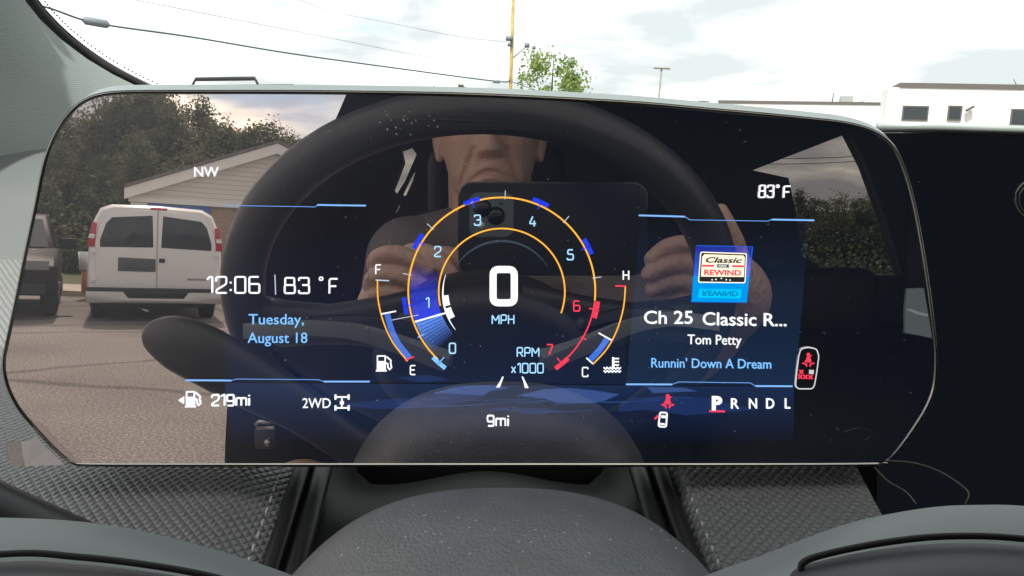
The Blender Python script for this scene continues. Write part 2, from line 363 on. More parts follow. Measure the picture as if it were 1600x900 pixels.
def wall_x(px, a, b):                                              # where the sight line meets the wall line, as distance from a
    r = ray(px, 180); ax, ay = a.x, a.y; dxw, dyw = b.x - a.x, b.y - a.y; Lx = math.hypot(dxw, dyw)
    tt = (ax * r.y - ay * r.x) / (dyw * r.x - dxw * r.y); p = (ax + dxw * tt, ay + dyw * tt)
    dd = p[1] / r.y; return tt * Lx, dd
for (x0, x1, y0, y1) in ((1409, 1450, 165, 188), (1480, 1502, 165, 188), (1579, 1650, 170, 196)):
    u0, d0 = wall_x(x0, a, b2); u1, d1 = wall_x(x1, a, b2); zt_, zb_ = EYE.z + ray(x0, y0).z * d0, EYE.z + ray(x0, y1).z * d0
    wf = MB().box(((u0 + u1) / 2, -.02, (zt_ + zb_) / 2), (u1 - u0, .06, zt_ - zb_)).build('window', M_brownmetal, wh, local=True, smooth=False)
    MB().box(((u0 + u1) / 2, -.052, (zt_ + zb_) / 2), (u1 - u0 - .1, .01, zt_ - zb_ - .1)).build('pane', M_darkglass, wf, local=True, smooth=False)
u0, d0 = wall_x(1388, a, b2)
MB().tube([(u0 + .05, -.1, zt - .05), (u0 + .05, -.1, .1)], .05).build('downpipe', M_whitepaint, wh, local=True)
u0, d0 = wall_x(1512, a, b2)
MB().box((u0, -.18, zt - .75), (.28, .2, .08), Matrix.Rotation(R(-35), 3, 'Y')).build('wall_lamp', M_brownmetal, wh, local=True, smooth=False)
a, b2 = dp(1127, 170, 33), dp(1386, 170, 31)
zt = dp(1127, 161, 33).z
wl, L = wall_thing('low_white_building', 'long low white annex with a thin dark roof edge, left of the tall white building', a, b2, 6, zt)
MB().box((L / 2, 4.0, zt / 2), (L, 8, zt)).build('wall', M_stucco, wl, local=True, smooth=False)
MB().box((L / 2, 4.0, zt + .05), (L + .3, 8.06, .12)).build('roof_edge', M_brownmetal, wl, local=True, smooth=False)
MB().prism([(L - .9, -.05, zt + .1), (L, -.05, zt + .1), (L, -.05, zt + .75)], (0, 6, 0)).build('gable_end', M_stucco, wl, local=True, smooth=False)
u0, _ = wall_x(1322, a, b2)
MB().box((u0, .8, zt + .25), (.5, .5, .3)).build('roof_unit', mat('roof_unit_grey', (.35, .38, .36), .6), wl, local=True, smooth=False)
MB().tube([(u0 - .55, .8, zt), (u0 - .5, .8, zt + .55)], .025).build('vent_pipe', M_brownmetal, wl, local=True)

# ---- trees
M_bark = mat('bark', (.10, .075, .055), .9, bump=(20, .8, .03))
def leafmat(name, c, c2):
    m = mat(name, c, .65, noisec=(1.1, c2, .35, .65)); t, b = nodes(m)
    src = b.inputs['Base Color'].links[0].from_socket; tl_ = t.nodes.new('ShaderNodeBsdfTranslucent'); t.links.new(src, tl_.inputs[0])
    x = t.nodes.new('ShaderNodeMixShader'); x.inputs[0].default_value = .4; t.links.new(b.outputs[0], x.inputs[1]); t.links.new(tl_.outputs[0], x.inputs[2])
    t.links.new(x.outputs[0], t.nodes['Material Output'].inputs[0]); return m
M_leafdark = leafmat('dark_foliage', (.10, .12, .06), (.16, .175, .085))
M_leafolive = leafmat('olive_foliage', (.12, .135, .065), (.19, .19, .09))
M_leafbright = leafmat('bright_foliage', (.16, .26, .06), (.28, .38, .10))
def crown_mesh(name, nclump, nleaf, rx, rz, zc, leaf, m, seed, spike=0, hollow=.35):
    rnd = random.Random(seed); vs = []; fs = []
    for c in range(nclump):
        th = rnd.uniform(0, 2 * math.pi); cz = rnd.uniform(-1, 1); q = math.sqrt(1 - cz * cz); rr = rnd.uniform(hollow, 1) ** .6
        prof = (1 - max(cz, 0) * spike)
        cc = Vector((math.cos(th) * q * rr * rx * prof, math.sin(th) * q * rr * rx * prof, zc + cz * rr * rz))
        cs = rnd.uniform(.07, .20) * rx
        for l in range(nleaf):
            p = cc + Vector((rnd.gauss(0, cs), rnd.gauss(0, cs), rnd.gauss(0, cs * .85)))
            a = Vector((rnd.gauss(0, 1), rnd.gauss(0, 1), rnd.gauss(0, 1))).normalized(); bq = a.cross(Vector((rnd.gauss(0, 1), rnd.gauss(0, 1), rnd.gauss(0, 1)))).normalized()
            s_ = leaf * rnd.uniform(.6, 1.4); n = len(vs)
            vs += [p + a * s_, p + bq * s_ * .55, p - a * s_, p - bq * s_ * .55]; fs.append((n, n + 1, n + 2, n + 3))
    me = bpy.data.meshes.new(name); me.from_pydata(vs, [], fs); me.materials.append(m); me.update(); return me
crowns = [crown_mesh('crown', 90, 130, 2.3, 3.4, 5.2, .085, M_leafdark, 1, .45), crown_mesh('crown', 90, 130, 2.6, 3.1, 5.0, .09, M_leafolive, 2, .3), crown_mesh('crown', 80, 130, 1.9, 3.8, 5.4, .08, M_leafdark, 3, .75)]
def trunk_mesh(h, r, seed):
    rnd = random.Random(seed); mb = MB()
    mb.tube([(0, 0, 0), (.03, 0, h * .3), (-.03, .03, h * .6), (0, 0, h)], [r, r * .8, r * .6, r * .2], 8)
    for k in range(6):
        z = h * (.35 + .09 * k); an = rnd.uniform(0, 6.28); L_ = h * .22
        mb.tube([(0, 0, z), (math.cos(an) * L_ * .5, math.sin(an) * L_ * .5, z + L_ * .4), (math.cos(an) * L_, math.sin(an) * L_, z + L_ * .9)], [r * .4, r * .28, r * .08], 6)
    me = bpy.data.meshes.new('trunk'); me.from_pydata(mb.v, [], mb.f); me.materials.append(M_bark); me.update(); return me
trunk = trunk_mesh(8.2, .16, 4)
def tree(loc, s, k, rz, label, group, cat='tree', cm=None, tm=None, name='tree', sz=None):
    o = thing(name, label, cat, loc, group); o.rotation_euler.z = rz; o.scale = (s, s, sz or s)
    for nm, me in (('trunk', tm or trunk), ('crown', cm or crowns[k])):
        c = bpy.data.objects.new(nm, me); C.objects.link(c); c.parent = o
    return o
def top_at(px):                                                     # skyline of the reflected wood
    P = [(-100, 230), (40, 215), (100, 192), (160, 168), (200, 162), (240, 160), (290, 178), (330, 168), (352, 192), (378, 192), (405, 186), (430, 196), (445, 198), (472, 222), (520, 235), (700, 250), (1000, 270), (1180, 270), (1215, 272), (1240, 268), (1265, 262), (1290, 268), (1320, 256), (1345, 262), (1500, 262)]
    for (a, b), (c, d) in zip(P, P[1:]):
        if a <= px <= c: return b + (d - b) * (px - a) / (c - a)
    return 250
rnd = random.Random(11)
GL = 'trees of the dense wood behind the parking lot'
pxs = []
x = -60
while x < 545: pxs.append((x, 0)); x += rnd.uniform(17, 26)
x = -60
while x < 545: pxs.append((x, 1)); x += rnd.uniform(24, 34)
x = 1120
while x < 1480: pxs.append((x, 2)); x += rnd.uniform(20, 30)
for i, (x, row) in enumerate(pxs):
    D = {0: 34, 1: 30, 2: 42}[row] + rnd.uniform(-1.5, 1.5)
    p = rp(x, 370, D); ztop = EYE.z + (376 - top_at(x)) / F * D * 1.0 + 0
    if row == 1: ztop *= rnd.uniform(.62, .8)
    if row == 0: ztop *= rnd.uniform(.93, 1.07)
    s = ztop / 8.7
    tree((p.x, p.y, -.05), s, rnd.randrange(3), rnd.uniform(0, 6.3), ['tall dense green tree of the wood behind the building', 'lower bushy green tree at the front of the wood', 'green tree of the wood seen through the rear side window'][row], GL, sz=s)
# undergrowth along the wood's edge
us = []; uf = []
for i in range(26000):
    x = rnd.choice((rnd.uniform(-80, 545), rnd.uniform(1100, 1480))) if i % 4 else rnd.uniform(-80, 520); D = rnd.uniform(27.5, 31) if x < 600 else rnd.uniform(37, 41)
    p = rp(x, 370, D); p.z = abs(rnd.gauss(0, 1.0)); a = Vector((rnd.gauss(0, 1), rnd.gauss(0, 1), rnd.gauss(0, 1)))  .normalized() * .11; q = a.cross(Vector((rnd.gauss(0, 1), rnd.gauss(0, 1), rnd.gauss(0, 1)))).normalized() * .07
    n = len(us); us += [p + a, p + q, p - a, p - q]; uf.append((n, n + 1, n + 2, n + 3))
o = obj('undergrowth', us, uf, M_leafdark, smooth=False); o['kind'] = 'stuff'; tag(o, 'dark low undergrowth along the foot of the wood', 'bushes')

# the bright tree beside the pole, seen directly
tb = dp(862, 150, 36); cmf = crown_mesh('crown', 46, 75, 1.75, 1.8, 5.5, .085, M_leafbright, 9, .2, .45)
tr = tree((tb.x, tb.y, 0), 1.0, 0, .5, 'bright green leafy tree right of the yellow utility pole', None, cm=cmf, tm=trunk_mesh(6.9, .09, 6), name='leafy_tree', sz=1.0)
p = dp(862, 92, 36); tr.scale = (.93, .93, (p.z) / 6.95)
for (px, py, lab) in ((647, 127, 'small pointed evergreen top, largest of three above the display'), (684, 132, 'small pointed evergreen top, middle of three above the display'), (720, 133, 'low evergreen top nearest the utility pole')):
    b_ = dp(px, py, 60); cm_ = crown_mesh('crown', 26, 40, 1.3, 3.6, 4.0, .16, M_leafdark, px, .9, .2)
    tree((b_.x, b_.y, 0), b_.z / 7.6, 0, 0, lab, None, cm=cm_, tm=trunk_mesh(6, .14, px), name='evergreen_tree')
b_ = dp(1598, 121, 48); tree((b_.x + .8, b_.y, 0), b_.z / 8.4, 1, 1.0, 'green treetop behind the white building at the right edge', None, name='leafy_tree')

# ---- utility poles and cables
M_pole = mat('yellow_pole_wood', (.52, .40, .12), .8, noisec=(4, (.38, .27, .09), .4, .6))
M_greywood = mat('weathered_pole', (.25, .25, .23), .9)
M_cable = mat('cable_black', (.05, .075, .085), .6)
M_hard = mat('pole_hardware', (.16, .20, .22), .5)
pb, pt = dp(795, 250, 25), dp(804, -60, 25); pb.z = 0
pole = thing('utility_pole', 'tall yellow utility pole left of the bright green tree', 'utility pole', (pb.x, pb.y, 0))
MB().tube([(pb.x, pb.y, 0), (dp(799, 100, 25).x, pb.y, dp(799, 100, 25).z), (pt.x, pb.y, pt.z)], [.066, .058, .05], 10).build('pole', M_pole, pole)
q = dp(797, 66, 25); MB().box((q.x - .02, pb.y - .12, q.z), (.22, .12, .13)).box((q.x - .02, pb.y - .1, q.z - .18), (.1, .08, .1)).build('bracket', M_hard, pole)
q1, q2 = dp(800, 95, 25), dp(822, 77, 25)
MB().tube([(q1.x, pb.y, q1.z), (q2.x, pb.y, q2.z)], .018, 6).build('lamp_arm', M_hard, pole)
for dx_, dz_, sz_ in ((.02, .04, .15), (.24, -.02, .1)): MB().box((q2.x + dx_, pb.y, q2.z + dz_), (sz_, .12, sz_ * .85)).build('lamp_head', M_hard, pole)
def sag(a, b, s, n=24): return [a.lerp(b, i / n) - Vector((0, 0, 4 * s * (i / n) * (1 - i / n))) for i in range(n + 1)]
att = Vector((dp(797, 128, 25).x, pb.y - .1, dp(797, 128, 25).z))
pts = [dp(-120, -30, 14)] + [dp(*q) for q in ((60, 8, 15.3), (150, 36, 16.3), (300, 58, 18), (450, 83, 20), (600, 104, 22), (775, 127, 24.6))] + [att]
cbl = catmull(pts, 6)
cable = thing('power_cable', 'thick black cable with a splice box running down to the yellow pole', 'cable', cbl[0])
MB().tube(cbl, .02, 6).build('cable', M_cable, cable)
MB().tube([dp(128, 31, 16.1), dp(133, 32, 16.1), dp(167, 38, 16.4), dp(172, 40, 16.4)], [.02, .085, .085, .02], 8).build('splice_box', M_hard, cable)
MB().tube([dp(770, 127, 24.5), dp(781, 128, 24.5)], .05, 8).build('clamp', M_hard, cable)
for (P, r_, lab) in (([(140, -14, 22), (350, 27, 25), (560, 68, 28), (640, 84, 30), (790, 108, 34)], .007, 'thin upper wire crossing the sky above the thick cable'),
                     ([(380, -40, 30), (500, 12, 30), (620, 38, 32), (722, 58, 34), (800, 66, 35)], .007, 'thin short wire fading out left of the yellow pole'),
                     ([(800, 128, 25), (850, 146, 26), (880, 160, 27), (930, 178, 28)], .011, 'dark wire passing in front of the bright green tree')):
    o = MB().tube(catmull([dp(*q) for q in P], 6), r_, 5).build('overhead_wire', M_cable); centre_origin(o); tag(o, lab, 'wire', 'overhead wires in front')
for (px, py, D, h, lab) in ((1034, 105, 60, 30, 'thin distant utility pole with a crossarm, right of the bright tree'), (1099, 157, 90, 20, 'tiny far utility pole just left of the low white building')):
    b_ = dp(px, py, D); o = thing('utility_pole', lab, 'utility pole', (b_.x, b_.y, 0))
    MB().tube([(b_.x - .25, b_.y, 0), (b_.x, b_.y, b_.z)], [.1, .07], 8).build('pole', M_greywood, o)
    MB().box((b_.x, b_.y - .1, b_.z - .1), (1.25, .12, .12)).build('crossarm', M_greywood, o)
# wires seen through the rear side window
for (y0, y1, lab) in ((246, 236, 'upper thin wire crossing the cloudy sky in the rear side window'), (255, 243, 'lower thin wire crossing the cloudy sky in the rear side window')):
    a1, a2 = rp(1150, y0, 26), rp(1430, y1, 26)
    o = MB().tube(sag(a1, a2, .12), .012, 5).build('overhead_wire', M_cable); centre_origin(o); tag(o, lab, 'wire', 'overhead wires behind')

# ================================================================== VEHICLES
M_vanwhite = mat('van_white_paint', (.80, .79, .79), .25, coat=.6)
M_tyre = mat('tyre_rubber', (.025, .025, .026), .8)
M_rim = mat('wheel_rim_metal', (.5, .5, .5), .3, metal=.9)
M_red = mat('tail_lamp_red', (.50, .02, .03), .2, coat=.5)
M_lampwhite = mat('reverse_lamp', (.8, .76, .76), .2)
M_bumper = mat('chrome_bumper', (.45, .44, .43), .28, metal=.8)
def wheel(par, x, y, r, wd, sgn):
    mb = MB(); n = 28
    prof = [(0, r * .55), (wd * .08, r * .9), (wd * .2, r), (wd * .8, r), (wd * .92, r * .9), (wd, r * .55)]
    secs = []
    for i in range(n + 1):
        an = 2 * math.pi * i / n
        secs.append([Vector((x + sgn * (p[0] - wd), y + math.cos(an) * p[1], r + math.sin(an) * p[1])) for p in prof])
    mb.loft(secs, closed=False); tyre_p = bpy.data.objects.new('wheel', None); C.objects.link(tyre_p); tyre_p.parent = par
    mb.build('tyre', M_tyre, tyre_p, local=True)
    rm = MB(); rm.tube([(x - sgn * .02, y, r), (x - sgn * .08, y, r)], r * .56, 20)
    for k in range(5):
        an = 2 * math.pi * k / 5; rm.tube([(x - sgn * .012, y, r), (x - sgn * .012, y + math.cos(an) * r * .5, r + math.sin(an) * r * .5)], r * .09, 6)
    rm.build('rim', M_rim, tyre_p, local=True)
VC = rp(243, 503, 12.7); VC.z = 0
van = thing('white_van', 'white cargo van with twin rear doors parked in front of the brick building', 'van', VC, rz=0)
van.rotation_euler.z = R(-24); van.scale = (.97, 1, 1.04)
# local: rear face at y=0 looking +y (towards us), body runs to -y
hw = 1.03
outl = [(-hw, .34), (-hw - .005, .9), (-hw + .02, 1.32), (-hw + .08, 1.55), (-hw + .17, 1.74), (-hw + .34, 1.805), (0, 1.82), (hw - .34, 1.795), (hw - .17, 1.71), (hw - .08, 1.51), (hw - .02, 1.28), (hw + .005, .9), (hw, .34)]
secs = []
for yy, sc_ in ((0, .965), (-.06, .995), (-.2, 1), (-3.9, 1), (-4.05, .99)):
    secs.append([Vector((x * sc_, yy, .34 + (z - .34) * sc_)) for x, z in outl])
secs.append([Vector((x * .97, -4.9, .34 + (z - .34) * .50)) for x, z in outl]); secs.append([Vector((x * .9, -5.3, .38 + (z - .34) * .42)) for x, z in outl])
MB().loft(secs).build('body', M_vanwhite, van, local=True, autos=35)
def vb(name, poly, y0, y1, m, par=van, bev=None):
    o = MB().prism([(x, y0, z) for x, z in poly], (0, y1 - y0, 0)).build(name, m, par, local=True, smooth=False)
    if bev: bevel(o, bev)
    return o
for s_ in (-1, 1):
    dpoly = [(s_ * .012, .5), (s_ * .90, .5), (s_ * .92, 1.22), (s_ * .86, 1.47), (s_ * .72, 1.66), (s_ * .55, 1.70), (s_ * .012, 1.745)]
    if s_ < 0: dpoly = dpoly[::-1]
    door = vb('rear_door', dpoly, -.01, .035, M_vanwhite, bev=.012)
    wp = [(s_ * .06, 1.16), (s_ * .85, 1.14), (s_ * .85, 1.25), (s_ * .77, 1.50), (s_ * .68, 1.60), (s_ * .08, 1.655)]
    if s_ < 0: wp = wp[::-1]
    vb('rear_window', wp, .03, .045, M_darkglass, door, bev=.008)
    vb('tail_lamp', [(s_ * 1.035, 1.14), (s_ * .93, 1.14), (s_ * .90, 1.50), (s_ * .965, 1.52)][::s_], -.10, .03, M_red, bev=.01)
    vb('reverse_lamp', [(s_ * 1.02, 1.27), (s_ * .93, 1.27), (s_ * .925, 1.33), (s_ * 1.005, 1.34)][::s_], .02, .034, M_lampwhite)
vb('number_plate_pocket', [(-.58, .78), (-.02, .78), (-.02, .98), (-.58, .99)], .034, .044, mat('plate_grey', (.07, .08, .09), .4), bev=.01)
for hz_ in (.62, 1.05): 
    for s_ in (-1, 1): vb('hinge', [(s_ * .90, hz_), (s_ * .985, hz_), (s_ * .985, hz_ + .07), (s_ * .90, hz_ + .07)][::s_], .02, .05, M_vanwhite)
vb('door_handle', [(.03, .93), (.12, .93), (.12, .99), (.03, .99)], .036, .055, M_darktrim)
vb('badge', [(.48, .66), (.78, .66), (.78, .69), (.48, .69)], .034, .042, M_chrome)
vb('bumper', [(-1.04, .29), (1.04, .29), (1.04, .47), (.50, .47), (.42, .37), (-.42, .37), (-.50, .47), (-1.04, .47)], -.1, .16, M_bumper, bev=.015)
vb('bumper_step', [(-1.03, .38), (1.03, .38), (1.03, .525), (-1.03, .525)], -.08, .13, M_darktrim, bev=.008)
vb('underbody', [(-.80, .20), (.80, .20), (.80, .36), (-.80, .36)], -4.6, -.2, M_darktrim)
MB().tube([(-.45, -.5, .22), (-.2, .0, .2), (-.12, .06, .15)], .03, 8).build('exhaust_pipe', M_chrome, van, local=True)
vb('high_brake_lamp', [(-.12, 1.75), (.14, 1.75), (.14, 1.785), (-.12, 1.785)], -.02, .012, M_red)
for x_ in (-1, 1):
    for yy in (-.75, -4.1): wheel(van, x_ * 1.0, yy, .37, .28, x_)

M_lampgrey = mat('lamp_cover', (.2, .2, .19), .2)
def suv(par, paint, glassm, L_=4.8, W_=1.95, roof=1.75, rails=False, pickup=False):
    """side profile lofted across the width; front faces +y, local origin under the centre"""
    side_ = [(-2.35, .45), (-2.4, .95), (-2.28, 1.08), (1.0, 1.12), (2.1, 1.02), (2.38, .85), (2.4, .45), (1.95, .36), (-1.95, .36)]
    secs = []
    for x_, s_ in ((-W_ / 2, .97), (-W_ / 2 + .05, 1), (W_ / 2 - .05, 1), (W_ / 2, .97)):
        secs.append([Vector((x_, y * s_, .36 + (z - .36) * s_)) for y, z in side_])
    bd = MB().loft(secs).build('body', paint, par, local=True, autos=30)
    y0 = -.5 if pickup else -2.2
    cab = [(y0, 1.05), (y0 + .12, roof - .06), (y0 + .3, roof), (.2, roof), (.42, roof - .06), (1.15, 1.08)]
    secs = []
    for x_, s_, dz in ((-W_ / 2 + .06, 1, 0), (-W_ / 2 + .22, 1, 1), (W_ / 2 - .22, 1, 1), (W_ / 2 - .06, 1, 0)):
        secs.append([Vector((x_, y, z if (dz or z < 1.2) else 1.12 + (z - 1.12) * .0)) for y, z in cab])
    mb = MB()
    a = [Vector((-W_ / 2 + .05, y, 1.05)) for y, z in cab]
    lo = [Vector((s * (W_ / 2 - .05), y, 1.05)) for s in (-1, 1) for y in (cab[0][0] - .02, cab[-1][0])]
    hi = [Vector((s * (W_ / 2 - .2), y, z)) for s in (-1, 1) for y, z in cab[1:-1]]
    vs = [Vector((-(W_ / 2 - .05), cab[0][0], 1.05))] + hi[:4] + [Vector((-(W_ / 2 - .05), cab[-1][0], 1.05))] + [Vector(((W_ / 2 - .05), cab[0][0], 1.05))] + hi[4:] + [Vector(((W_ / 2 - .05), cab[-1][0], 1.05))]
    fs = [(0, 1, 2, 3, 4, 5), (11, 10, 9, 8, 7, 6)] + [(i, i + 6, i + 7, i + 1) for i in range(5)] + [(5, 11, 6, 0)]
    cb_ = mb.add(vs, fs).build('cabin', paint, par, local=True, smooth=False); bevel(cb_, .03)
    # glass set proud of the cabin
    for s in (-1, 1):
        ys = [(y0 + .25, -.1 if not pickup else .0), (.0, .75)] if not pickup else [(y0 + .2, .75)]
        for (ya, yb) in ys:
            zt_ = roof - .16; xb, xt = W_ / 2 - .035, W_ / 2 - .035 - .15 * (zt_ - 1.13) / (roof - 1.05)
            ytop = min(yb, .42) if yb > .3 else yb
            MB().add([(s * (xb), ya, 1.14), (s * (xb), yb + .12, 1.14), (s * (xt), ytop, zt_), (s * (xt), ya + .05, zt_)], [(0, 1, 2, 3)]).build('side_window', glassm, par, local=True, smooth=False)
        mr = MB().box((s * (W_ / 2 + .13), .85, 1.2), (.26, .14, .19)).box((s * (W_ / 2 - .0), .87, 1.14), (.12, .06, .06)).build('door_mirror', paint, par, local=True, smooth=False); bevel(mr, .02)
        MB().box((s * (W_ / 2 + .13), .775, 1.2), (.21, .012, .14)).build('mirror_glass', M_lampwhite, mr, local=True, smooth=False)
        MB().box((s * .72, 2.36, .86), (.34, .06, .14)).build('headlight', M_lampgrey, par, local=True, smooth=False)
        MB().box((s * .86, -2.37, .92), (.16, .06, .26)).build('tail_lamp', M_red, par, local=True, smooth=False)
        for yy in (-1.5, 1.5): wheel(par, s * (W_ / 2 + .01), yy, .38, .26, s)
        if rails: MB().tube([(s * .68, y0 + .35, roof), (s * .68, y0 + .45, roof + .07), (s * .68, .1, roof + .07), (s * .68, .22, roof)], .022, 8).build('roof_rail', M_darktrim, par, local=True)
    MB().add([(-W_ / 2 + .16, 1.13, 1.13), (W_ / 2 - .16, 1.13, 1.13), (W_ / 2 - .27, .47, roof - .09), (-W_ / 2 + .27, .47, roof - .09)], [(0, 1, 2, 3)]).build('windscreen', glassm, par, local=True, smooth=False)
    MB().box((0, 2.39, .72), (1.1, .06, .28)).build('grille', M_darktrim, par, local=True, smooth=False)
    MB().box((0, 2.40, .5), (1.7, .12, .16)).build('front_bumper', M_darktrim, par, local=True, smooth=False)
    MB().box((0, -2.40, .52), (1.7, .12, .18)).build('rear_bumper', M_bumper, par, local=True, smooth=False)
DC = mp(-9.0, 13.9); DC.z = 0
dk = thing('dark_pickup', 'dark brown pickup parked beside the white van, at the left edge', 'pickup', DC)
dk.rotation_euler.z = R(-27)
M_darkpaint = mat('dark_brown_paint', (.018, .014, .012), .5, spec=.12, coat=.0)
suv(dk, M_darkpaint, M_darkglass, W_=2.0, roof=1.7, pickup=True)
WS = dp(262, 119, 13.0)
ws = thing('white_suv', 'white vehicle roof with dark rails just past the windscreen pillar', 'car', (WS.x + .5, WS.y + 1.0, 0))
ws.rotation_euler.z = R(66); ws.scale = (.72, .72, (WS.z) / 1.80)
suv(ws, M_vanwhite, M_darkglass, roof=1.75, rails=True)
# bollard by the concrete walk
b_ = rp(132, 440, 16.6); b_.z = 0
bo = thing('bollard', 'orange and white post on the concrete walk between pickup and van', 'bollard', (b_.x, b_.y, .12))
MB().tube([(b_.x, b_.y, .12), (b_.x, b_.y, .62)], .06, 12).build('post', mat('orange_paint', (.65, .26, .05), .5), bo)
MB().tube([(b_.x, b_.y, .62), (b_.x, b_.y, 1.0)], [.1, .13], 12).build('cap', M_whitepaint, bo)

# everything outside the truck stands on the sloping lot
LEVEL[0] = False
TL = Matrix.Translation(EYE) @ LOT.to_4x4() @ Matrix.Translation(-EYE)
bpy.context.view_layer.update()
for o in [o for o in C.objects if o.parent is None and o.type in ('MESH', 'EMPTY')]: o.matrix_world = TL @ o.matrix_world

# ================================================================== TRUCK CAB (behind the driver, seen in the display)
cabo = thing('truck_cab', 'dark interior shell of the truck the photo is taken from, driver door open', 'vehicle cabin', (0, -.6, .5))
Z = EYE.z
# roof
MB().box((.36, -.74, Z + .46), (1.6, 1.72, .04)).build('roof', M_cabin, cabo, smooth=False)
# rear wall with a quarter-window opening and narrow gaps
YW = -1.5
def on_rear(px, py):                                                # where the mirrored sight line meets the rear wall
    p = rp(px, py, 1.0); s0 = scr(px, py); d = (p - s0); tt = (YW - s0.y) / d.y; return s0 + d * tt
hole = [on_rear(*q) for q in ((1176, 266), (1328, 207), (1354, 258), (1384, 340), (1411, 430), (1292, 430), (1276, 412), (1253, 400), (1243, 330), (1232, 278))]
out_poly = [Vector((-.66, YW, .5)), Vector((-.66, YW, Z - .17)), Vector((-.41, YW, Z + .25)), Vector((-.31, YW, Z + .46)), Vector((1.6, YW, Z + .46)), Vector((1.6, YW, .5))]
def plate(name, outer, holes, thick, m, par, dirv):
    bm = bmesh.new(); loops = [outer] + holes; es = []
    for lp in loops:
        vs = [bm.verts.new(v) for v in lp]; es += [bm.edges.new((vs[i], vs[(i + 1) % len(vs)])) for i in range(len(vs))]
    bmesh.ops.triangle_fill(bm, edges=es, use_beauty=True)
    r = bmesh.ops.extrude_face_region(bm, geom=bm.faces[:]); bmesh.ops.translate(bm, verts=[v for v in r['geom'] if isinstance(v, bmesh.types.BMVert)], vec=dirv * thick)
    bmesh.ops.recalc_face_normals(bm, faces=bm.faces); bm.verts.index_update()
    vs = [v.co.copy() for v in bm.verts]; fs = [tuple(v.index for v in f.verts) for f in bm.faces]; bm.free()
    return obj(name, vs, fs, m, par, smooth=False)
slit1 = [on_rear(*q) for q in ((627, 233), (642, 228), (651, 241), (633, 283), (620, 303), (614, 296), (631, 252))]
slit2 = [on_rear(*q) for q in ((652, 256), (645, 283), (634, 306), (627, 304), (640, 276))]
slit3 = [on_rear(*q) for q in ((626, 320), (619, 334), (616, 330), (621, 319))]
plate('rear_wall', out_poly, [hole, slit1, slit2, slit3], .05, M_cabin, cabo, Vector((0, -1, 0)))
tint = bpy.data.materials.new('tinted_glass'); tint.use_nodes = True; t = tint.node_tree; t.nodes.clear()
o_ = t.nodes.new('ShaderNodeOutputMaterial'); tr_ = t.nodes.new('ShaderNodeBsdfTransparent'); tr_.inputs[0].default_value = (.42, .44, .40, 1); t.links.new(tr_.outputs[0], o_.inputs[0])
for hh in (hole, slit1, slit2, slit3): obj('rear_glass', [v + Vector((0, -.02, 0)) for v in hh], [tuple(range(len(hh)))], tint, cabo, smooth=False)
# right side: wall, its front stretch over the passenger window added to block light
MB().box((1.23, -.55, Z - .25), (.05, 2.0, 1.45)).build('blocking_side_wall', M_cabin, cabo, smooth=False)
dr = MB().box((1.12, .2, Z - .55), (.07, 2.1, .85)).build('passenger_door', M_cabin, cabo, smooth=False)
# left: pillar behind the open door, rising and leaning inwards
BP = [(350, 760), (352, 690), (357, 600), (362, 520), (375, 440), (400, 380), (440, 320), (505, 235), (556, 165), (575, 142), (620, 80)]
Dp = 1.22
sec = []
for i, (x_, y_) in enumerate(BP):
    a = rp(x_, y_, Dp); b2 = rp(x_ + (110 if y_ > 380 else 75), y_, Dp + .12); bk = Vector((0, -.12, 0))
    sec.append([a, b2, b2 + bk, a + bk])
pb_ = MB().loft(sec).build('door_pillar', mat('pillar_painted', (.035, .033, .032), .4), cabo, autos=50)
st = thing('door_striker', 'small metal latch striker on the door pillar', 'latch', rp(415, 672, 1.19))
p0 = rp(415, 672, 1.19)
o = MB().box(p0 + Vector((0, 0, -.012)), (.032, .012, .034)).build('base_plate', M_blackplastic, st, smooth=False); bevel(o, .003)
MB().tube([rp(400, 663, 1.17), rp(406, 658, 1.165), rp(430, 661, 1.165), rp(429, 668, 1.17), rp(402, 668, 1.17)], .0035, 8, closed=True).build('loop', M_chrome, st)
MB().tube([p0 + Vector((.006, .004, -.018)), p0 + Vector((.006, .012, -.018))], .006, 12).build('bolt', M_chrome, st)
# floor and rocker
MB().box((.4, -.65, .52), (1.5, 2.6, .06)).build('floor', M_cabin, cabo, smooth=False)
# rear-left panel behind the pillar
a0 = rp(415, 400, 1.5)
MB().add([(a0.x, -1.1, .5), (a0.x, -1.1, Z - .05), (-.40, -1.15, Z + .16), (-.28, -1.2, Z + .46), (-.31, YW, Z + .46), (-.41, YW, Z + .25), (-.66, YW, Z - .17), (-.66, YW, .5)], [(0, 1, 6, 7), (1, 2, 5, 6), (2, 3, 4, 5)]).build('rear_side_panel', M_cabin, cabo, smooth=False)
# seats
def seat(name, label, cx, cy, zt):
    o = thing(name, label, 'car seat', (cx, cy, .55))
    secs = []
    for z, w_, d_, yo in ((.72, .25, .09, .02), (1.0, .26, .08, 0), (1.22, .235, .07, -.04), (zt, .17, .05, -.07)):
        secs.append([Vector((cx + w_ * (abs(math.cos(a)) ** .6) * (1 if math.cos(a) > 0 else -1), cy + yo + d_ * math.sin(a), z)) for a in [2 * math.pi * k / 20 for k in range(20)]])
    MB().loft(secs).build('backrest', M_seat, o)
    o2 = MB().box((cx, cy + .3, .72), (.5, .55, .16)).build('seat_cushion', M_seat, o); bevel(o2, .05, 3)
    o2 = MB().box((cx, cy - .08, zt + .13), (.27, .10, .17)).build('headrest', M_seat, o); bevel(o2, .035, 3)
    MB().tube([(cx - .06, cy - .08, zt - .03), (cx - .06, cy - .08, zt + .08)], .007).tube([(cx + .06, cy - .08, zt - .03), (cx + .06, cy - .08, zt + .08)], .007).build('headrest_post', M_chrome, o)
seat('driver_seat', 'dark leather driver seat behind the man', .02, -.78, 1.36)
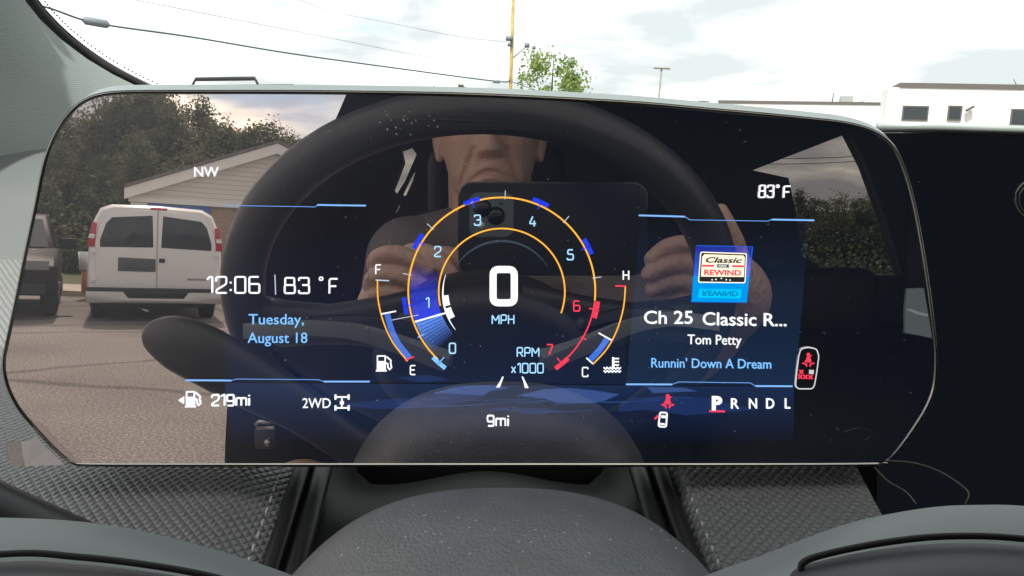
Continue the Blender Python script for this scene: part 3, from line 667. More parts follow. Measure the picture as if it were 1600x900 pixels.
seat('passenger_seat', 'dark leather front passenger seat right of the driver', .66, -.80, 1.12)
# tan thing low behind the wheel
q = rp(470, 760, 1.02)
o = MB().ell(q + Vector((0, 0, -.02)), (.06, .06, .055)).build('leather_glove', mat('tan_leather', (.36, .24, .13), .7, bump=(60, .6, .004))); centre_origin(o); tag(o, 'crumpled tan leather at the foot of the door pillar', 'glove')

# ---- direct view: pillar trim, seal, windscreen
ws_glass = bpy.data.materials.new('windscreen_glass'); ws_glass.use_nodes = True; t = ws_glass.node_tree; t.nodes.clear()
o_ = t.nodes.new('ShaderNodeOutputMaterial'); tr_ = t.nodes.new('ShaderNodeBsdfTransparent'); tr_.inputs[0].default_value = (.97, .99, .98, 1); gl_ = t.nodes.new('ShaderNodeBsdfGlossy'); gl_.inputs['Roughness'].default_value = 0
mxx = t.nodes.new('ShaderNodeMixShader'); mxx.inputs[0].default_value = .03; t.links.new(tr_.outputs[0], mxx.inputs[1]); t.links.new(gl_.outputs[0], mxx.inputs[2]); t.links.new(mxx.outputs[0], o_.inputs[0])
gv = [dp(-200, 170, 1.15), dp(2000, 170, 1.15), Vector((1.1, .12, Z + .44)), Vector((-.5, .12, Z + .44))]
gv[0].z = gv[1].z = Z + .04; gv[0].y = gv[1].y = 1.15
gv[0].x = -.6; gv[1].x = 1.25
obj('windshield', gv, [(0, 1, 2, 3)], ws_glass, cabo, smooth=False)
# pillar: cross-curved strip
ap = thing('windshield_pillar', 'grey-green fabric covered windscreen pillar at the upper left', 'pillar trim', dp(0, 250, .7))
edge = [(20, -60, .70), (52, 0, .735), (78, 32, .755), (110, 62, .775), (150, 92, .795), (190, 116, .81), (235, 138, .83), (300, 165, .85)]
sec = []
for i, (x_, y_, d_) in enumerate(edge):
    row = []
    for k in range(12):
        u = k / 11; px = x_ - 14 - u * 420; py = y_ + u * 170 * (1 + .06 * i)
        dd = d_ - .035 + .02 * (1 - math.cos(min(1, u * 5) * math.pi)) * 0 - .02 * math.sin(u * math.pi) - u * .16
        if u < .09: dd += .02
        row.append(dp(px, py, dd))
    sec.append(row)
vs = [p for r_ in sec for p in r_]; n = 12
obj('trim_cover', vs, [(i * n + k, i * n + k + 1, (i + 1) * n + k + 1, (i + 1) * n + k) for i in range(len(sec) - 1) for k in range(n - 1)], M_pillar, ap)
MB().tube(catmull([dp(x_ - 4, y_, d_) for x_, y_, d_ in edge], 5), .0048, 8).build('seal', M_rubber, ap)
# front pillar structure outside the seal: dotted black glass band
dots = MB()
for i, p in enumerate(catmull([dp(x_ + 5, y_ - 3, d_ + .012) for x_, y_, d_ in edge], 14)):
    dots.ell(p, (.0012, .0012, .0012), nu=6, nv=4)
    if i % 2 == 0: dots.ell(p + Vector((.004, 0, .003)), (.0009, .0009, .0009), nu=6, nv=4)
dots.build('frit_dots', M_rubber, ap)

# ================================================================== DASHBOARD
M_accent = mat('accent_metal', (.13, .115, .10), .5, metal=.8)
M_channel = mat('channel_plastic', (.008, .009, .010), .5, spec=.22)
dash = thing('dashboard', 'dark embossed leather dashboard with white stitching beneath the display', 'dashboard', (0, .4, 1.2))
prof = [(.16, -.180), (.20, -.172), (.24, -.163), (.28, -.154), (.33, -.142), (.39, -.126), (.46, -.107), (.54, -.084), (.60, -.062)]
pc = catmull([Vector((0, y, z)) for y, z in prof], 6)
def zof(y):
    for a, b in zip(pc, pc[1:]):
        if a.y <= y <= b.y: return a.z + (b.z - a.z) * (y - a.y) / (b.y - a.y)
    return pc[0].z if y < pc[0].y else pc[-1].z
def on_dash(px, py):                                                # sight line onto the dash slope
    r = ray(px, py); tt = .1
    for _ in range(4000):
        p = r * tt
        if p.z <= zof(p.y): break
        tt += .0005
    return EYE + p
Lc, Lf = on_dash(395, 893), on_dash(452, 727)                       # inner seam of the left pad
Rc, Rf = on_dash(1112, 885), on_dash(1050, 727)
def seamx(y, A, B): return A.x + (B.x - A.x) * (y - A.y) / (B.y - A.y)
def pad(name, m, xin, xout, y0, y1, ny=40, nx=40, roll=.007, label=None):
    vs = []
    for j in range(ny + 1):
        y = y0 + (y1 - y0) * j / ny
        for i in range(nx + 1):
            u = i / nx; xi, xo = xin(y), xout(y); x = xi + (xo - xi) * u
            d = abs(x - xi); z = zof(y) - (roll * (1 - min(1, d / roll)) ** 2)
            vs.append(Vector((x, y, Z + z)))
    return obj(name, vs, [(j * (nx + 1) + i, j * (nx + 1) + i + 1, (j + 1) * (nx + 1) + i + 1, (j + 1) * (nx + 1) + i) for j in range(ny) for i in range(nx)], m, dash, label=label)
pad('leather_pad', M_weave, lambda y: seamx(y, Lc, Lf), lambda y: -.9, .19, .60)
pad('leather_pad', M_weave, lambda y: seamx(y, Rc, Rf) + .0, lambda y: .163 - (.34 - y) * .10, .19, .60)
# piping and channel beside the seams
for A, B, s_ in ((Lc, Lf, 1), (Rc, Rf, -1)):
    P = []
    for j in range(20):
        y = .17 + .25 * j / 19; P.append(Vector((seamx(y, A, B) + s_ * .0045, y, Z + zof(y) - .006)))
    MB().tube(P, .0042, 10).build('piping', M_darktrim, dash)
    P2 = [p + Vector((s_ * .009, 0, -.004)) for p in P]
    MB().tube(P2, .005, 10).build('trim_edge', M_darktrim, dash)
    mb = MB(); y = .19
    while y < .40:
        x = seamx(y, A, B) - s_ * .0035; z = Z + zof(y) - .0015
        mb.tube([(x, y, z - .0004), (x - s_ * .0003, y + .0015, z + .0004), (x - s_ * .0008, y + .0046, z + .0004), (x - s_ * .001, y + .006, z - .0004)], [.0003, .0006, .0006, .0003], 6); y += .0078
    mb.build('stitching', M_thread, dash)
# channel walls / floor between the pads
MB().box(((Lc.x + Rc.x) / 2, .33, Z - .27), (1.5, .5, .03)).box(((Lc.x + Rc.x) / 2, .56, Z - .19), (1.5, .03, .14)).build('dash_core', M_channel, dash, smooth=False)
vs = []; NC = 24
rows = [(q.y, q.z) for q in catmull([Vector((0, a, b)) for a, b in ((.12, -.052), (.22, -.052), (.27, -.042), (.30, -.024), (.32, -.014), (.34, -.012), (.37, -.022), (.42, -.05))], 4)]
for y, dz in rows:
    xa, xb = seamx(y, Lc, Lf) + .010, seamx(y, Rc, Rf) - .010
    for k in range(NC + 1):
        u = k / NC; e_ = min(1, min(u, 1 - u) / .10)
        vs.append(Vector((xa + (xb - xa) * u, y, Z + zof(y) + (-.014) * (1 - e_) + dz * e_ - .004 * math.sin(u * 9))))
obj('channel', vs, [(j * (NC + 1) + i, j * (NC + 1) + i + 1, (j + 1) * (NC + 1) + i + 1, (j + 1) * (NC + 1) + i) for j in range(len(rows) - 1) for i in range(NC)], M_channel, dash)
# upper dash beyond the leather, and the smooth shoulder at the left
up = []
P = [(.60, -.062), (.63, -.03), (.66, .0), (.72, .026), (.82, .034), (1.12, .036)]
for y, z in [(q.y, q.z) for q in catmull([Vector((0, a, b)) for a, b in P], 5)]:
    for i in range(24): up.append(Vector((-1.0 + 2.2 * i / 23, y, Z + z)))
ny_ = len(up) // 24
obj('upper_dash', up, [(j * 24 + i, j * 24 + i + 1, (j + 1) * 24 + i + 1, (j + 1) * 24 + i) for j in range(ny_ - 1) for i in range(23)], M_dashtop, dash)
# thin chrome accent lines low right
o = MB().tube(catmull([dp(1388, 720, .33), dp(1430, 724, .325), dp(1470, 738, .32), dp(1500, 757, .315), (dp(1514, 772, .312)), dp(1508, 788, .31)], 6), .0004, 6).build('accent_line', M_accent, dash)
MB().tube(catmull([dp(1366, 730, .33), dp(1388, 752, .325), dp(1415, 768, .32), dp(1432, 788, .315)], 6), .0003, 6).build('accent_line', M_accent, dash)

# ================================================================== CENTRE DISPLAY
CDn = .43
cdp = [(1374, 204), (1460, 205), (1700, 214), (1760, 230), (1800, 420), (1780, 830), (1370, 830)]
cd = thing('centre_display', 'wide switched-off black centre display with a thin bright top edge', 'display screen', dp(1600, 700, .46))
def pl(px, py, d0=.44, off=0):                                       # a plane close to parallel with the driver display
    r = ray(px, py); return EYE + r * ((d0 - off) / r.dot(NRM))
vs = [pl(*q) for q in cdp]; n = len(vs)
obj('glass', vs, [tuple(range(n))], M_piano, cd, smooth=False)
MB().prism([pl(q[0], q[1] - (0 if q[1] > 300 else 1), off=-.001) for q in cdp], NRM * .018).build('housing', M_darktrim, cd, smooth=False)
MB().tube([pl(1372, 197), pl(1460, 199), pl(1700, 208)], .0028, 8).build('top_edge', M_satin, cd)
MB().tube([pl(1380, 207.5, off=.0005), pl(1460, 208.5, off=.0005), pl(1700, 217, off=.0005)], .00045, 6).build('bright_line', M_chrome, cd)
# round vent/knob ring low contrast at the right border
ring = [pl(1622 + 36 * math.cos(a), 312 + 33 * math.sin(a), off=.001) for a in [2 * math.pi * k / 40 for k in range(40)]]
MB().tube(ring, .0006, 6, closed=True).build('logo_ring', mat('dull_ring', (.03, .03, .03), .6), cd)
ring = [pl(1622 + 30 * math.cos(a), 312 + 27 * math.sin(a), off=.001) for a in [2 * math.pi * k / 40 for k in range(40)]]
MB().tube(ring, .0004, 6, closed=True).build('logo_ring', mat('dull_ring_dark', (.02, .02, .02), .6), cd)

# ================================================================== DRIVER DISPLAY
GO = [(200, 147.5), (300, 147), (430, 147), (560, 148), (680, 150), (775, 153), (880, 158), (1000, 165), (1110, 175), (1200, 183), (1270, 190), (1320, 196), (1361, 207), (1388, 224), (1404, 250), (1418, 290), (1429, 335), (1439, 390), (1449, 455), (1457, 520), (1460, 560), (1457, 603), (1446, 634), (1428, 664), (1410, 690), (1392, 712), (1383, 719), (1370, 723),
      (1200, 724), (900, 724), (600, 724), (300, 724), (140, 723.5), (117, 721), (104, 714), (82, 694), (58, 668), (34, 640), (18, 612), (10, 585), (9, 562), (14, 535), (28, 470), (43, 395), (58, 325), (71, 260), (84, 222), (98, 196), (114, 176), (134, 160), (160, 151)]
GOc = catmull([Vector((x, y, 0)) for x, y in GO], 3, closed=True)
def offs(P, d):
    n = len(P); res = []
    for i in range(n):
        t_ = (P[(i + 1) % n] - P[i - 1]).normalized(); nr = Vector((t_.y, -t_.x, 0))
        dd = d(nr) if callable(d) else d
        res.append(P[i] + nr * dd)
    return res
disp = thing('driver_display', 'wide lit instrument display with rounded glass reflecting the driver and parking lot', 'display screen', scr(760, 724))
GLASS = glassy('display_glass', (.0015, .0028, .0055), 1.0)
# dim stains on the glass darken nothing: plain
obj('glass', [scr(p.x, p.y) for p in GOc], [tuple(range(len(GOc)))], GLASS, disp, smooth=False)
def ringm(name, d0, d1, o0, o1, m):
    A, B = offs(GOc, d0), offs(GOc, d1); n = len(A)
    obj(name, [scr(p.x, p.y, o0) for p in A] + [scr(p.x, p.y, o1) for p in B], [(i, (i + 1) % n, n + (i + 1) % n, n + i) for i in range(n)], m, disp)
sy = (1 if offs(GOc, 5)[2].y < GOc[2].y else -1)
def S(v): return (lambda nr: sy * v) if not callable(v) else (lambda nr: sy * v(nr))
ringm('glass_edge', S(-.3), S(1.4), .0001, .0006, M_chrome)
ringm('black_gap', S(1.4), S(3.6), .0006, -.001, M_rubber)
topx = lambda base, extra: (lambda nr: base + extra * max(0, -sy * nr.y if False else (-nr.y * sy)) )
def tt(base, extra): return lambda nr: sy * (base + extra * max(0.0, -(nr.y * sy)))
ringm('silver_line', S(3.6), tt(4.6, .6), .0004, .0002, M_chrome)
ringm('shadow_gap', tt(4.6, .6), tt(6.0, 1.0), .0002, -.0015, M_rubber)
ringm('top_edge', tt(5.6, 1.0), tt(7.0, 11.5), .0, -.006, M_satin)
A, B = offs(GOc, tt(7.0, 11.5)), offs(GOc, tt(-4, 0)); n = len(A)
obj('housing', [scr(p.x, p.y, -.006) for p in A] + [scr(p.x, p.y, -.03) for p in B], [(i, (i + 1) % n, n + (i + 1) % n, n + i) for i in range(n)] + [tuple(range(n, 2 * n))], M_darktrim, disp)

# ---- drawing on the display, in photo pixels mapped onto its plane
LAY = [0]
def layer(): LAY[0] += 1; return .00025 + LAY[0] * 2e-6
def poly(name, pts, m, uvs=None, off=None, label=None):
    o = off if off is not None else layer()
    return obj(name, [scr(x, y, o) for x, y in pts], [tuple(range(len(pts)))], m, disp, smooth=False, uvs=uvs, label=label)
def strip(mb, pts, wd, closed=False):
    o = layer(); P = [Vector((x, y, 0)) for x, y in pts]; n = len(P); L_, R_ = [], []
    wds = wd if isinstance(wd, (list, tuple)) else [wd] * n
    for i in range(n):
        a = P[i - 1] if (closed or i) else P[i]; b = P[(i + 1) % n] if (closed or i < n - 1) else P[i]
        d1 = (P[i] - a); d2 = (b - P[i])
        if d1.length < 1e-9: d1 = d2
        if d2.length < 1e-9: d2 = d1
        d1.normalize(); d2.normalize(); t_ = (d1 + d2); t_ = t_.normalized() if t_.length > 1e-6 else d1
        nr = Vector((-t_.y, t_.x, 0)); k = 1 / max(.45, nr.dot(Vector((-d1.y, d1.x, 0))))
        L_.append(P[i] + nr * wds[i] / 2 * k); R_.append(P[i] - nr * wds[i] / 2 * k)
    vs = [scr(p.x, p.y, o) for p in L_ + R_]
    mb.add(vs, [(i, (i + 1) % n, n + (i + 1) % n, n + i) for i in range(n if closed else n - 1)])
def line(name, pts, wd, m, closed=False, label=None):
    mb = MB(); strip(mb, pts, wd, closed); return mb.build(name, m, disp, smooth=False, label=label)
def rnd_path(pts, r, closed=False, n=4):
    res = []; N = len(pts); P = [Vector((*p, 0)) for p in pts]
    for i in range(N):
        if not closed and i in (0, N - 1): res.append(P[i]); continue
        a, b, c = P[i - 1], P[i], P[(i + 1) % N]; ra = min(r, (a - b).length / 2, (c - b).length / 2)
        s = b + (a - b).normalized() * ra; e_ = b + (c - b).normalized() * ra
        for k in range(n + 1):
            t_ = k / n; res.append((1 - t_) ** 2 * s + 2 * t_ * (1 - t_) * b + t_ * t_ * e_)
    return [(p.x, p.y) for p in res]
Gs = {  # squared display lettering: strokes on a 0..w by 0..1 grid, (closed, points)
 '0': (.6, [(1, [(0, 0), (.6, 0), (.6, 1), (0, 1)])]), '1': (.3, [(0, [(0, .82), (.12, 1), (.3, 1), (.3, 0)])]),
 '2': (.6, [(0, [(0, .72), (0, 1), (.6, 1), (.6, .56), (.0, .18), (0, 0), (.62, 0)])]),
 '3': (.58, [(0, [(0, .8), (0, 1), (.58, 1), (.58, .53), (.2, .53)]), (0, [(.5, .53), (.6, .48), (.6, 0), (0, 0), (0, .2)])]),
 '4': (.62, [(0, [(.34, 1), (0, .28), (.66, .28)]), (0, [(.48, .58), (.48, 0)])]),
 '5': (.58, [(0, [(.55, 1), (.06, 1), (.03, .56), (.58, .56), (.58, 0), (0, 0), (0, .18)])]),
 '6': (.6, [(1, [(0, 0), (.6, 0), (.6, .56), (0, .56)]), (0, [(0, .3), (0, 1), (.55, 1)])]),
 '7': (.58, [(0, [(0, 1), (.6, 1), (.22, 0)])]), '8': (.6, [(1, [(0, 0), (.6, 0), (.6, .53), (0, .53)]), (1, [(.03, .53), (.57, .53), (.57, 1), (.03, 1)])]),
 '9': (.6, [(1, [(0, .42), (.6, .42), (.6, 1), (0, 1)]), (0, [(.6, .7), (.6, 0), (.05, 0)])]),
 'm': (.9, [(0, [(0, 0), (0, .72)]), (0, [(0, .55), (.0, .7), (.45, .7), (.45, 0)]), (0, [(.45, .55), (.45, .7), (.9, .7), (.9, 0)])]),
 'i': (.05, [(0, [(.03, 0), (.03, .7)]), (0, [(.03, .88), (.03, 1.0)])]), 'x': (.42, [(0, [(0, 0), (.42, .65)]), (0, [(0, .65), (.42, 0)])]),
 'M': (.75, [(0, [(0, 0), (0, 1), (.375, .35), (.75, 1), (.75, 0)])]), 'P': (.58, [(0, [(0, 0), (0, 1), (.58, 1), (.58, .42), (0, .42)])]),
 'R': (.6, [(0, [(0, 0), (0, 1), (.58, 1), (.58, .45), (0, .45)]), (0, [(.3, .45), (.62, 0)])]), 'H': (.6, [(0, [(0, 0), (0, 1)]), (0, [(.6, 0), (.6, 1)]), (0, [(0, .52), (.6, .52)])]),
 'E': (.52, [(0, [(.55, 1), (0, 1), (0, 0), (.55, 0)]), (0, [(0, .52), (.48, .52)])]), 'F': (.52, [(0, [(.55, 1), (0, 1), (0, 0)]), (0, [(0, .5), (.46, .5)])]),
 'C': (.58, [(0, [(.6, .8), (.6, 1), (0, 1), (0, 0), (.6, 0), (.6, .2)])]), ':': (.05, [(0, [(.02, .12), (.02, .24)]), (0, [(.02, .58), (.02, .70)])]), ' ': (.3, []),
 '°': (.2, [(1, [(0, .78), (.2, .78), (.2, 1), (0, 1)])]), 'I': (.05, [(0, [(.02, 0), (.02, 1)])]), 'W': (.85, [(0, [(0, 1), (.2, 0), (.42, .8), (.64, 0), (.85, 1)])]),
 'N': (.62, [(0, [(0, 0), (0, 1), (.6, 0), (.6, 1)])]), 'D': (.6, [(1, [(0, 0), (.4, 0), (.6, .25), (.6, .75), (.4, 1), (0, 1)])]), 'L': (.5, [(0, [(0, 1), (0, 0), (.5, 0)])]), 'A': (.7, [(0, [(0, 0), (.33, 1), (.66, 0)]), (0, [(.12, .33), (.54, .33)])]),
}
def glyphs(name, s, cx, cy, h, wd, m, rot=0, gap=.26, rad=.16, sx=1.0, skew=0, label=None):
    """cx,cy: centre in photo pixels; h: cap height"""
    tot = sum(Gs[c][0] for c in s) * h * sx + gap * h * (len(s) - 1); x = -tot / 2; mb = MB(); cr, sr = math.cos(rot), math.sin(rot)
    for c in s:
        w_, st_ = Gs[c]
        for cl, P in st_:
            q = [(x + px * h * sx + skew * (py - .5) * h, -(py - .5) * h) for px, py in P]; q = rnd_path(q, rad * h, bool(cl))
            strip(mb, [(cx + a * cr - b * sr, cy + a * sr + b * cr) for a, b in q], wd, bool(cl))
        x += w_ * h * sx + gap * h
    return mb.build(name, m, disp, smooth=False, label=label)
def text(name, s, cx, cy, h, m, width=None, rot=0, bold=0, skew=0, align='CENTER', flipv=False, off=None, label=None):
    cu = bpy.data.curves.new('t', 'FONT'); cu.body = s; cu.size = 1; cu.align_x = 'LEFT'; cu.offset = bold; cu.shear = skew; cu.resolution_u = 3
    to = bpy.data.objects.new('t', cu); C.objects.link(to); bpy.context.view_layer.update()
    me = bpy.data.meshes.new_from_object(to.evaluated_get(bpy.context.evaluated_depsgraph_get())); bpy.data.objects.remove(to)
    xs = [v.co.x for v in me.vertices]; x0, x1 = min(xs), max(xs)
    k = h / .729; kx = (width / (x1 - x0)) if width else k; o = off if off is not None else layer(); cr, sr = math.cos(rot), math.sin(rot); vs = []
    for v in me.vertices:
        a = (v.co.x - (x0 + x1) / 2) * kx; b = -(v.co.y - .3645) * k * (-1 if flipv else 1)
        vs.append(scr(cx + a * cr - b * sr, cy + a * sr + b * cr, o))
    fs = [tuple(p.vertices) for p in me.polygons]; bpy.data.meshes.remove(me)
    return obj(name, vs, fs, m, disp, smooth=False, label=label)
def arc(cx, cy, r, a0, a1, n=60, ry=None):                          # angles clockwise from up, degrees
    return [(cx + r * math.sin(R(a0 + (a1 - a0) * i / n)), cy - (ry or r) * math.cos(R(a0 + (a1 - a0) * i / n))) for i in range(n + 1)]
E_white = emis('pixel_white', (.92, .95, 1)); E_ice = emis('pixel_ice_blue', (.36, .66, .95)); E_sky = emis('pixel_sky_blue', (.20, .50, .98))
E_orange = emis('pixel_orange', (1.0, .44, .05)); E_red = emis('pixel_red', (.92, .045, .09)); E_blue = emis('pixel_blue', (.015, .045, .85))
E_line = emis('pixel_line_blue', (.14, .33, .78)); E_dim = emis('pixel_dim_white', (.45, .52, .62))
uv4 = [(0, 0), (1, 0), (1, 1), (0, 1)]
def quad(name, p, a, b_, mode=2, label=None):                       # p: tl,tr,br,bl ; a top colour, b_ bottom colour
    return poly(name, p, glassy('pixel_glow', mode=mode, a=a, b_=b_), uvs=[(0, 0), (1, 0), (1, 1), (0, 1)], label=label)
quad('side_panel', [(352, 323), (574, 321), (579, 597), (352, 596)], (.0006, .001, .003), (.002, .006, .022))
quad('side_panel', [(1000, 343), (1264, 345), (1242, 602), (978, 600)], (.001, .0025, .006), (.006, .018, .048))
quad('gauge_glow', [(579, 440), (978, 446), (978, 600), (579, 597)], (.0005, .001, .003), (.004, .010, .032))
quad('lower_glow', [(352, 598), (1240, 604), (1240, 690), (360, 690)], (.006, .017, .055), (.0012, .003, .009))
# landscape patches at the bottom
M_ls1 = glassy('pixel_landscape', (.028, .062, .19), 1); M_ls2 = glassy('pixel_landscape_dim', (.008, .022, .085), 1); M_ls3 = glassy('pixel_landscape_dark', (.003, .007, .028), 1)
for P, m in (([(705, 606), (735, 602), (770, 601), (795, 606), (765, 611), (757, 617), (728, 622), (700, 620), (676, 614)], M_ls1),
             ([(520, 632), (600, 624), (640, 622), (690, 614), (760, 618), (725, 628), (690, 634), (640, 638), (590, 639)], M_ls2),
             ([(808, 618), (850, 608), (890, 606), (930, 610), (968, 616), (945, 626), (925, 630), (870, 629), (850, 622)], M_ls1),
             ([(620, 590), (668, 585), (700, 593), (660, 598)], M_ls2), ([(970, 628), (1040, 618), (1110, 622), (1180, 640), (1060, 650), (965, 646)], M_ls2),
             ([(790, 640), (850, 637), (880, 643), (830, 648)], M_ls2), ([(1010, 604), (1070, 606), (1090, 611), (1020, 614)], M_ls1), ([(925, 646), (1010, 640), (1080, 650), (980, 654)], M_ls3)):
    poly('landscape_patch', P, m)
mb = MB()
for k in range(16):
    x0 = random.uniform(600, 990); y0 = random.uniform(622, 645); strip(mb, [(x0, y0), (x0 + random.uniform(40, 110), y0 - random.uniform(1, 6))], .6)
mb.build('landscape_line', glassy('pixel_line_dim', (.02, .06, .2), 1), disp, smooth=False)
# frame lines of the side panels
for P in ([(350, 321), (480, 323), (492, 323.5), (498, 319.5), (510, 319.5)], [(290, 594), (362, 594.5), (370, 592), (498, 593), (506, 596)], [(1070, 338.5), (1078, 343.5), (1200, 345.5), (1206, 342.5)], [(1050, 600.5), (1060, 596.5), (1172, 598), (1180, 603)]):
    line('panel_line', P, 1.0, E_line)
for P in ([(496, 320.2), (572, 321.3)], [(506, 596), (578, 596)], [(998, 336.5), (1070, 338.5)], [(1206, 343), (1272, 344.2)], [(978, 600.3), (1050, 600.5)], [(1180, 603), (1238, 603.3)], [(290, 594), (362, 594.4)]):
    line('panel_line', P, 2.6, emis('pixel_line_bright', (.20, .42, .88)))
# tachometer
cx, cy = 784, 454.5
arcO = arc(cx, cy, 146, -137, 96, 110); line('tachometer_ring', arcO, 2.6, E_orange)
line('tachometer_ring', arc(cx, cy, 146, 96.5, 142, 30), 2.2, E_red, label='red warning end of the tachometer ring')
line('inner_ring', arc(cx, cy + 1, 98.5, -103, 110, 80), 2.4, E_orange)
line('inner_ring', arc(cx + 2, cy + 3, 94, -128, -72, 30), [.5 + 2.2 * math.sin(math.pi * i / 30) for i in range(31)], E_white, label='white tapering arc on the inner ring')
line('inner_ring', arc(cx, cy + 6, 84, -60, 58, 30), [1.0 + 2.5 * math.sin(math.pi * i / 30) for i in range(31)], glassy('pixel_grey_arc', (.03, .045, .06), 1))
# blue sweep and lit part under the needle
a_n = -109.5
def sector(name, r0, r1, a0, a1, m, n=16):
    A = arc(cx, cy, r0, a0, a1, n); B = arc(cx, cy, r1, a0, a1, n); o = layer()
    vs = [scr(x, y, o) for x, y in A + B]; uvs = [(0, i / n) for i in range(n + 1)] + [(1, i / n) for i in range(n + 1)]
    return obj(name, vs, [(i, i + 1, n + 2 + i, n + 1 + i) for i in range(n)], m, disp, smooth=False, uvs=uvs)
sector('sweep', 101, 143, a_n, -72, glassy('pixel_sweep', mode=2, a=(.012, .035, .62), b_=(.0, .0, .004)))
sector('sweep', 101, 143, a_n, -132, glassy('pixel_sweep_light', mode=2, a=(.10, .26, .85), b_=(.003, .008, .03)))
mb = MB()
for k in range(9):
    a = a_n - 1.8 - k * 2.3; P = arc(cx, cy, 103, a, a, 1)[:1] + arc(cx, cy, 141, a, a, 1)[:1]; strip(mb, P, 1.0)
mb.build('hatching', glassy('pixel_hatch', (.01, .02, .09), 1, refl=.2), disp, smooth=False)
line('needle', [arc(cx, cy, 144, a_n, a_n, 1)[0], arc(cx, cy, 94, a_n - 2, a_n - 2, 1)[0]], 2.6, E_white)
line('needle', arc(cx, cy, 88, a_n + 15, a_n + 4.5, 4), 9, E_white, label='white block at the needle tip'); line('needle', arc(cx, cy, 88, a_n + 2, a_n - 9, 4), 9, E_white, label='white block at the needle tip')
def bigtick(x, y, m, r=146):
    a = math.degrees(math.atan2(x - cx, -(y - cy))); rr = math.hypot(x - cx, y - cy)
    line('gauge_marker', arc(cx, cy, rr, a - 5.0, a - .6, 3), 6.5, m); line('gauge_marker', arc(cx, cy, rr, a + .6, a + 5.0, 3), 6.5, m)
    P = [arc(cx, cy, rr + 4, a, a, 1)[0], arc(cx, cy, rr - 12, a, a, 1)[0]]; line('gauge_tick', P, 1.6, m)
for x, y in ((633, 478), (653, 377), (737, 314), (845, 316), (919, 385)): bigtick(x, y, E_blue)
bigtick(932, 484, E_red); bigtick(878, 568, E_red); bigtick(686, 567, E_sky)
for a in (-80, -48, 2, 42, 82): line('gauge_tick', [arc(cx, cy, 143, a, a, 1)[0], arc(cx, cy, 157, a, a, 1)[0]], 1.1, E_dim)
line('gauge_tick', [arc(cx, cy, 138, -119, -119, 1)[0], arc(cx, cy, 150, -119, -119, 1)[0]], 1.6, E_sky); line('gauge_tick', [arc(cx, cy, 143, 120, 120, 1)[0], arc(cx, cy, 153, 120, 120, 1)[0]], 1.6, E_red)
for s, x, y, m in (('0', 707, 544, E_ice), ('1', 668, 473, E_ice), ('2', 684, 393, E_ice), ('3', 746, 344, E_ice), ('4', 832, 346, E_ice), ('5', 891, 398, E_ice), ('6', 901, 478, E_red), ('7', 859, 546, E_red)):
    glyphs('gauge_number', s, x, y, 15.5, 2.1, m)
glyphs('speed_number', '0', 787, 447, 52, 11, E_white, sx=1.06, rad=.17)
glyphs('unit_text', 'MPH', 786, 499, 14, 1.9, E_ice, gap=.24); glyphs('unit_text', 'RPM', 825, 550, 14, 1.9, E_ice, gap=.24); glyphs('unit_text', 'x1000', 824, 575, 14.5, 1.9, E_ice, gap=.22)
for P in ([(785, 588), (781, 596), (775, 605), (781, 605), (784, 597), (787, 588.5)], [(815, 588), (818, 597), (820, 606), (826, 606), (821, 596), (817, 588)]): poly('lane_mark', P, E_white)
# fuel gauge
FA = catmull([Vector((590, 437, 0)), Vector((591, 468, 0)), Vector((599, 502, 0)), Vector((614, 535, 0)), Vector((637, 564, 0))], 8); line('fuel_arc', [(p.x, p.y) for p in FA], 2.0, E_orange)
FB = catmull([Vector((605, 489, 0)), Vector((611, 512, 0)), Vector((622, 536, 0)), Vector((640, 559, 0))], 8); line('fuel_bar', [(p.x, p.y) for p in FB], 9, glassy('pixel_bar', (.04, .13, .55), 1))
line('gauge_tick', [(587, 437.5), (608, 438.5)], 1.8, E_dim); line('gauge_tick', [(596, 490.5), (619, 486)], 2.2, E_white); line('gauge_tick', [(633, 563), (647, 557)], 2, E_red); line('gauge_tick', [(612, 500), (654, 492)], 1.0, E_dim)
glyphs('gauge_letter', 'F', 591, 421, 14.5, 1.8, E_white); glyphs('gauge_letter', 'E', 645, 578, 14, 1.8, E_white)
# temperature gauge
TA = catmull([Vector((977, 447, 0)), Vector((974, 480, 0)), Vector((964, 515, 0)), Vector((948, 545, 0)), Vector((926, 569, 0))], 8); line('temperature_arc', [(p.x, p.y) for p in TA], 2.0, E_orange)
TB = catmull([Vector((949, 528, 0)), Vector((937, 546, 0)), Vector((921, 563, 0))], 8); line('temperature_bar', [(p.x, p.y) for p in TB], 9, glassy('pixel_bar_right', (.04, .14, .60), 1))
line('gauge_tick', [(961, 446.5), (978, 447)], 2, E_red); line('gauge_tick', [(935, 520), (955, 531)], 2.2, E_white); line('gauge_tick', [(916, 559), (926, 568)], 2, E_white)
glyphs('gauge_letter', 'H', 978, 430, 14, 1.8, E_white); glyphs('gauge_letter', 'C', 914, 581, 14, 1.8, E_white)
def pump(cx, cy, s):
    mb = MB()
    strip(mb, [(cx - 9 * s, cy - 12 * s), (cx + 3 * s, cy - 12 * s), (cx + 3 * s, cy - 3 * s), (cx - 9 * s, cy - 3 * s)], 2 * s, True)
    strip(mb, [(cx - 3 * s, cy - 3 * s), (cx - 3 * s, cy + 10 * s)], 14 * s); strip(mb, [(cx - 11.5 * s, cy + 11 * s), (cx + 5.5 * s, cy + 11 * s)], 2.4 * s)
    strip(mb, [(cx + 5 * s, cy - 11 * s), (cx + 12 * s, cy - 5 * s), (cx + 11.5 * s, cy - 1 * s), (cx + 13 * s, cy + 6 * s), (cx + 10 * s, cy + 9 * s), (cx + 7.5 * s, cy + 6 * s), (cx + 7 * s, cy), (cx + 4 * s, cy - 1 * s)], 2.2 * s)
    mb.build('fuel_pump_symbol', E_white, disp, smooth=False)
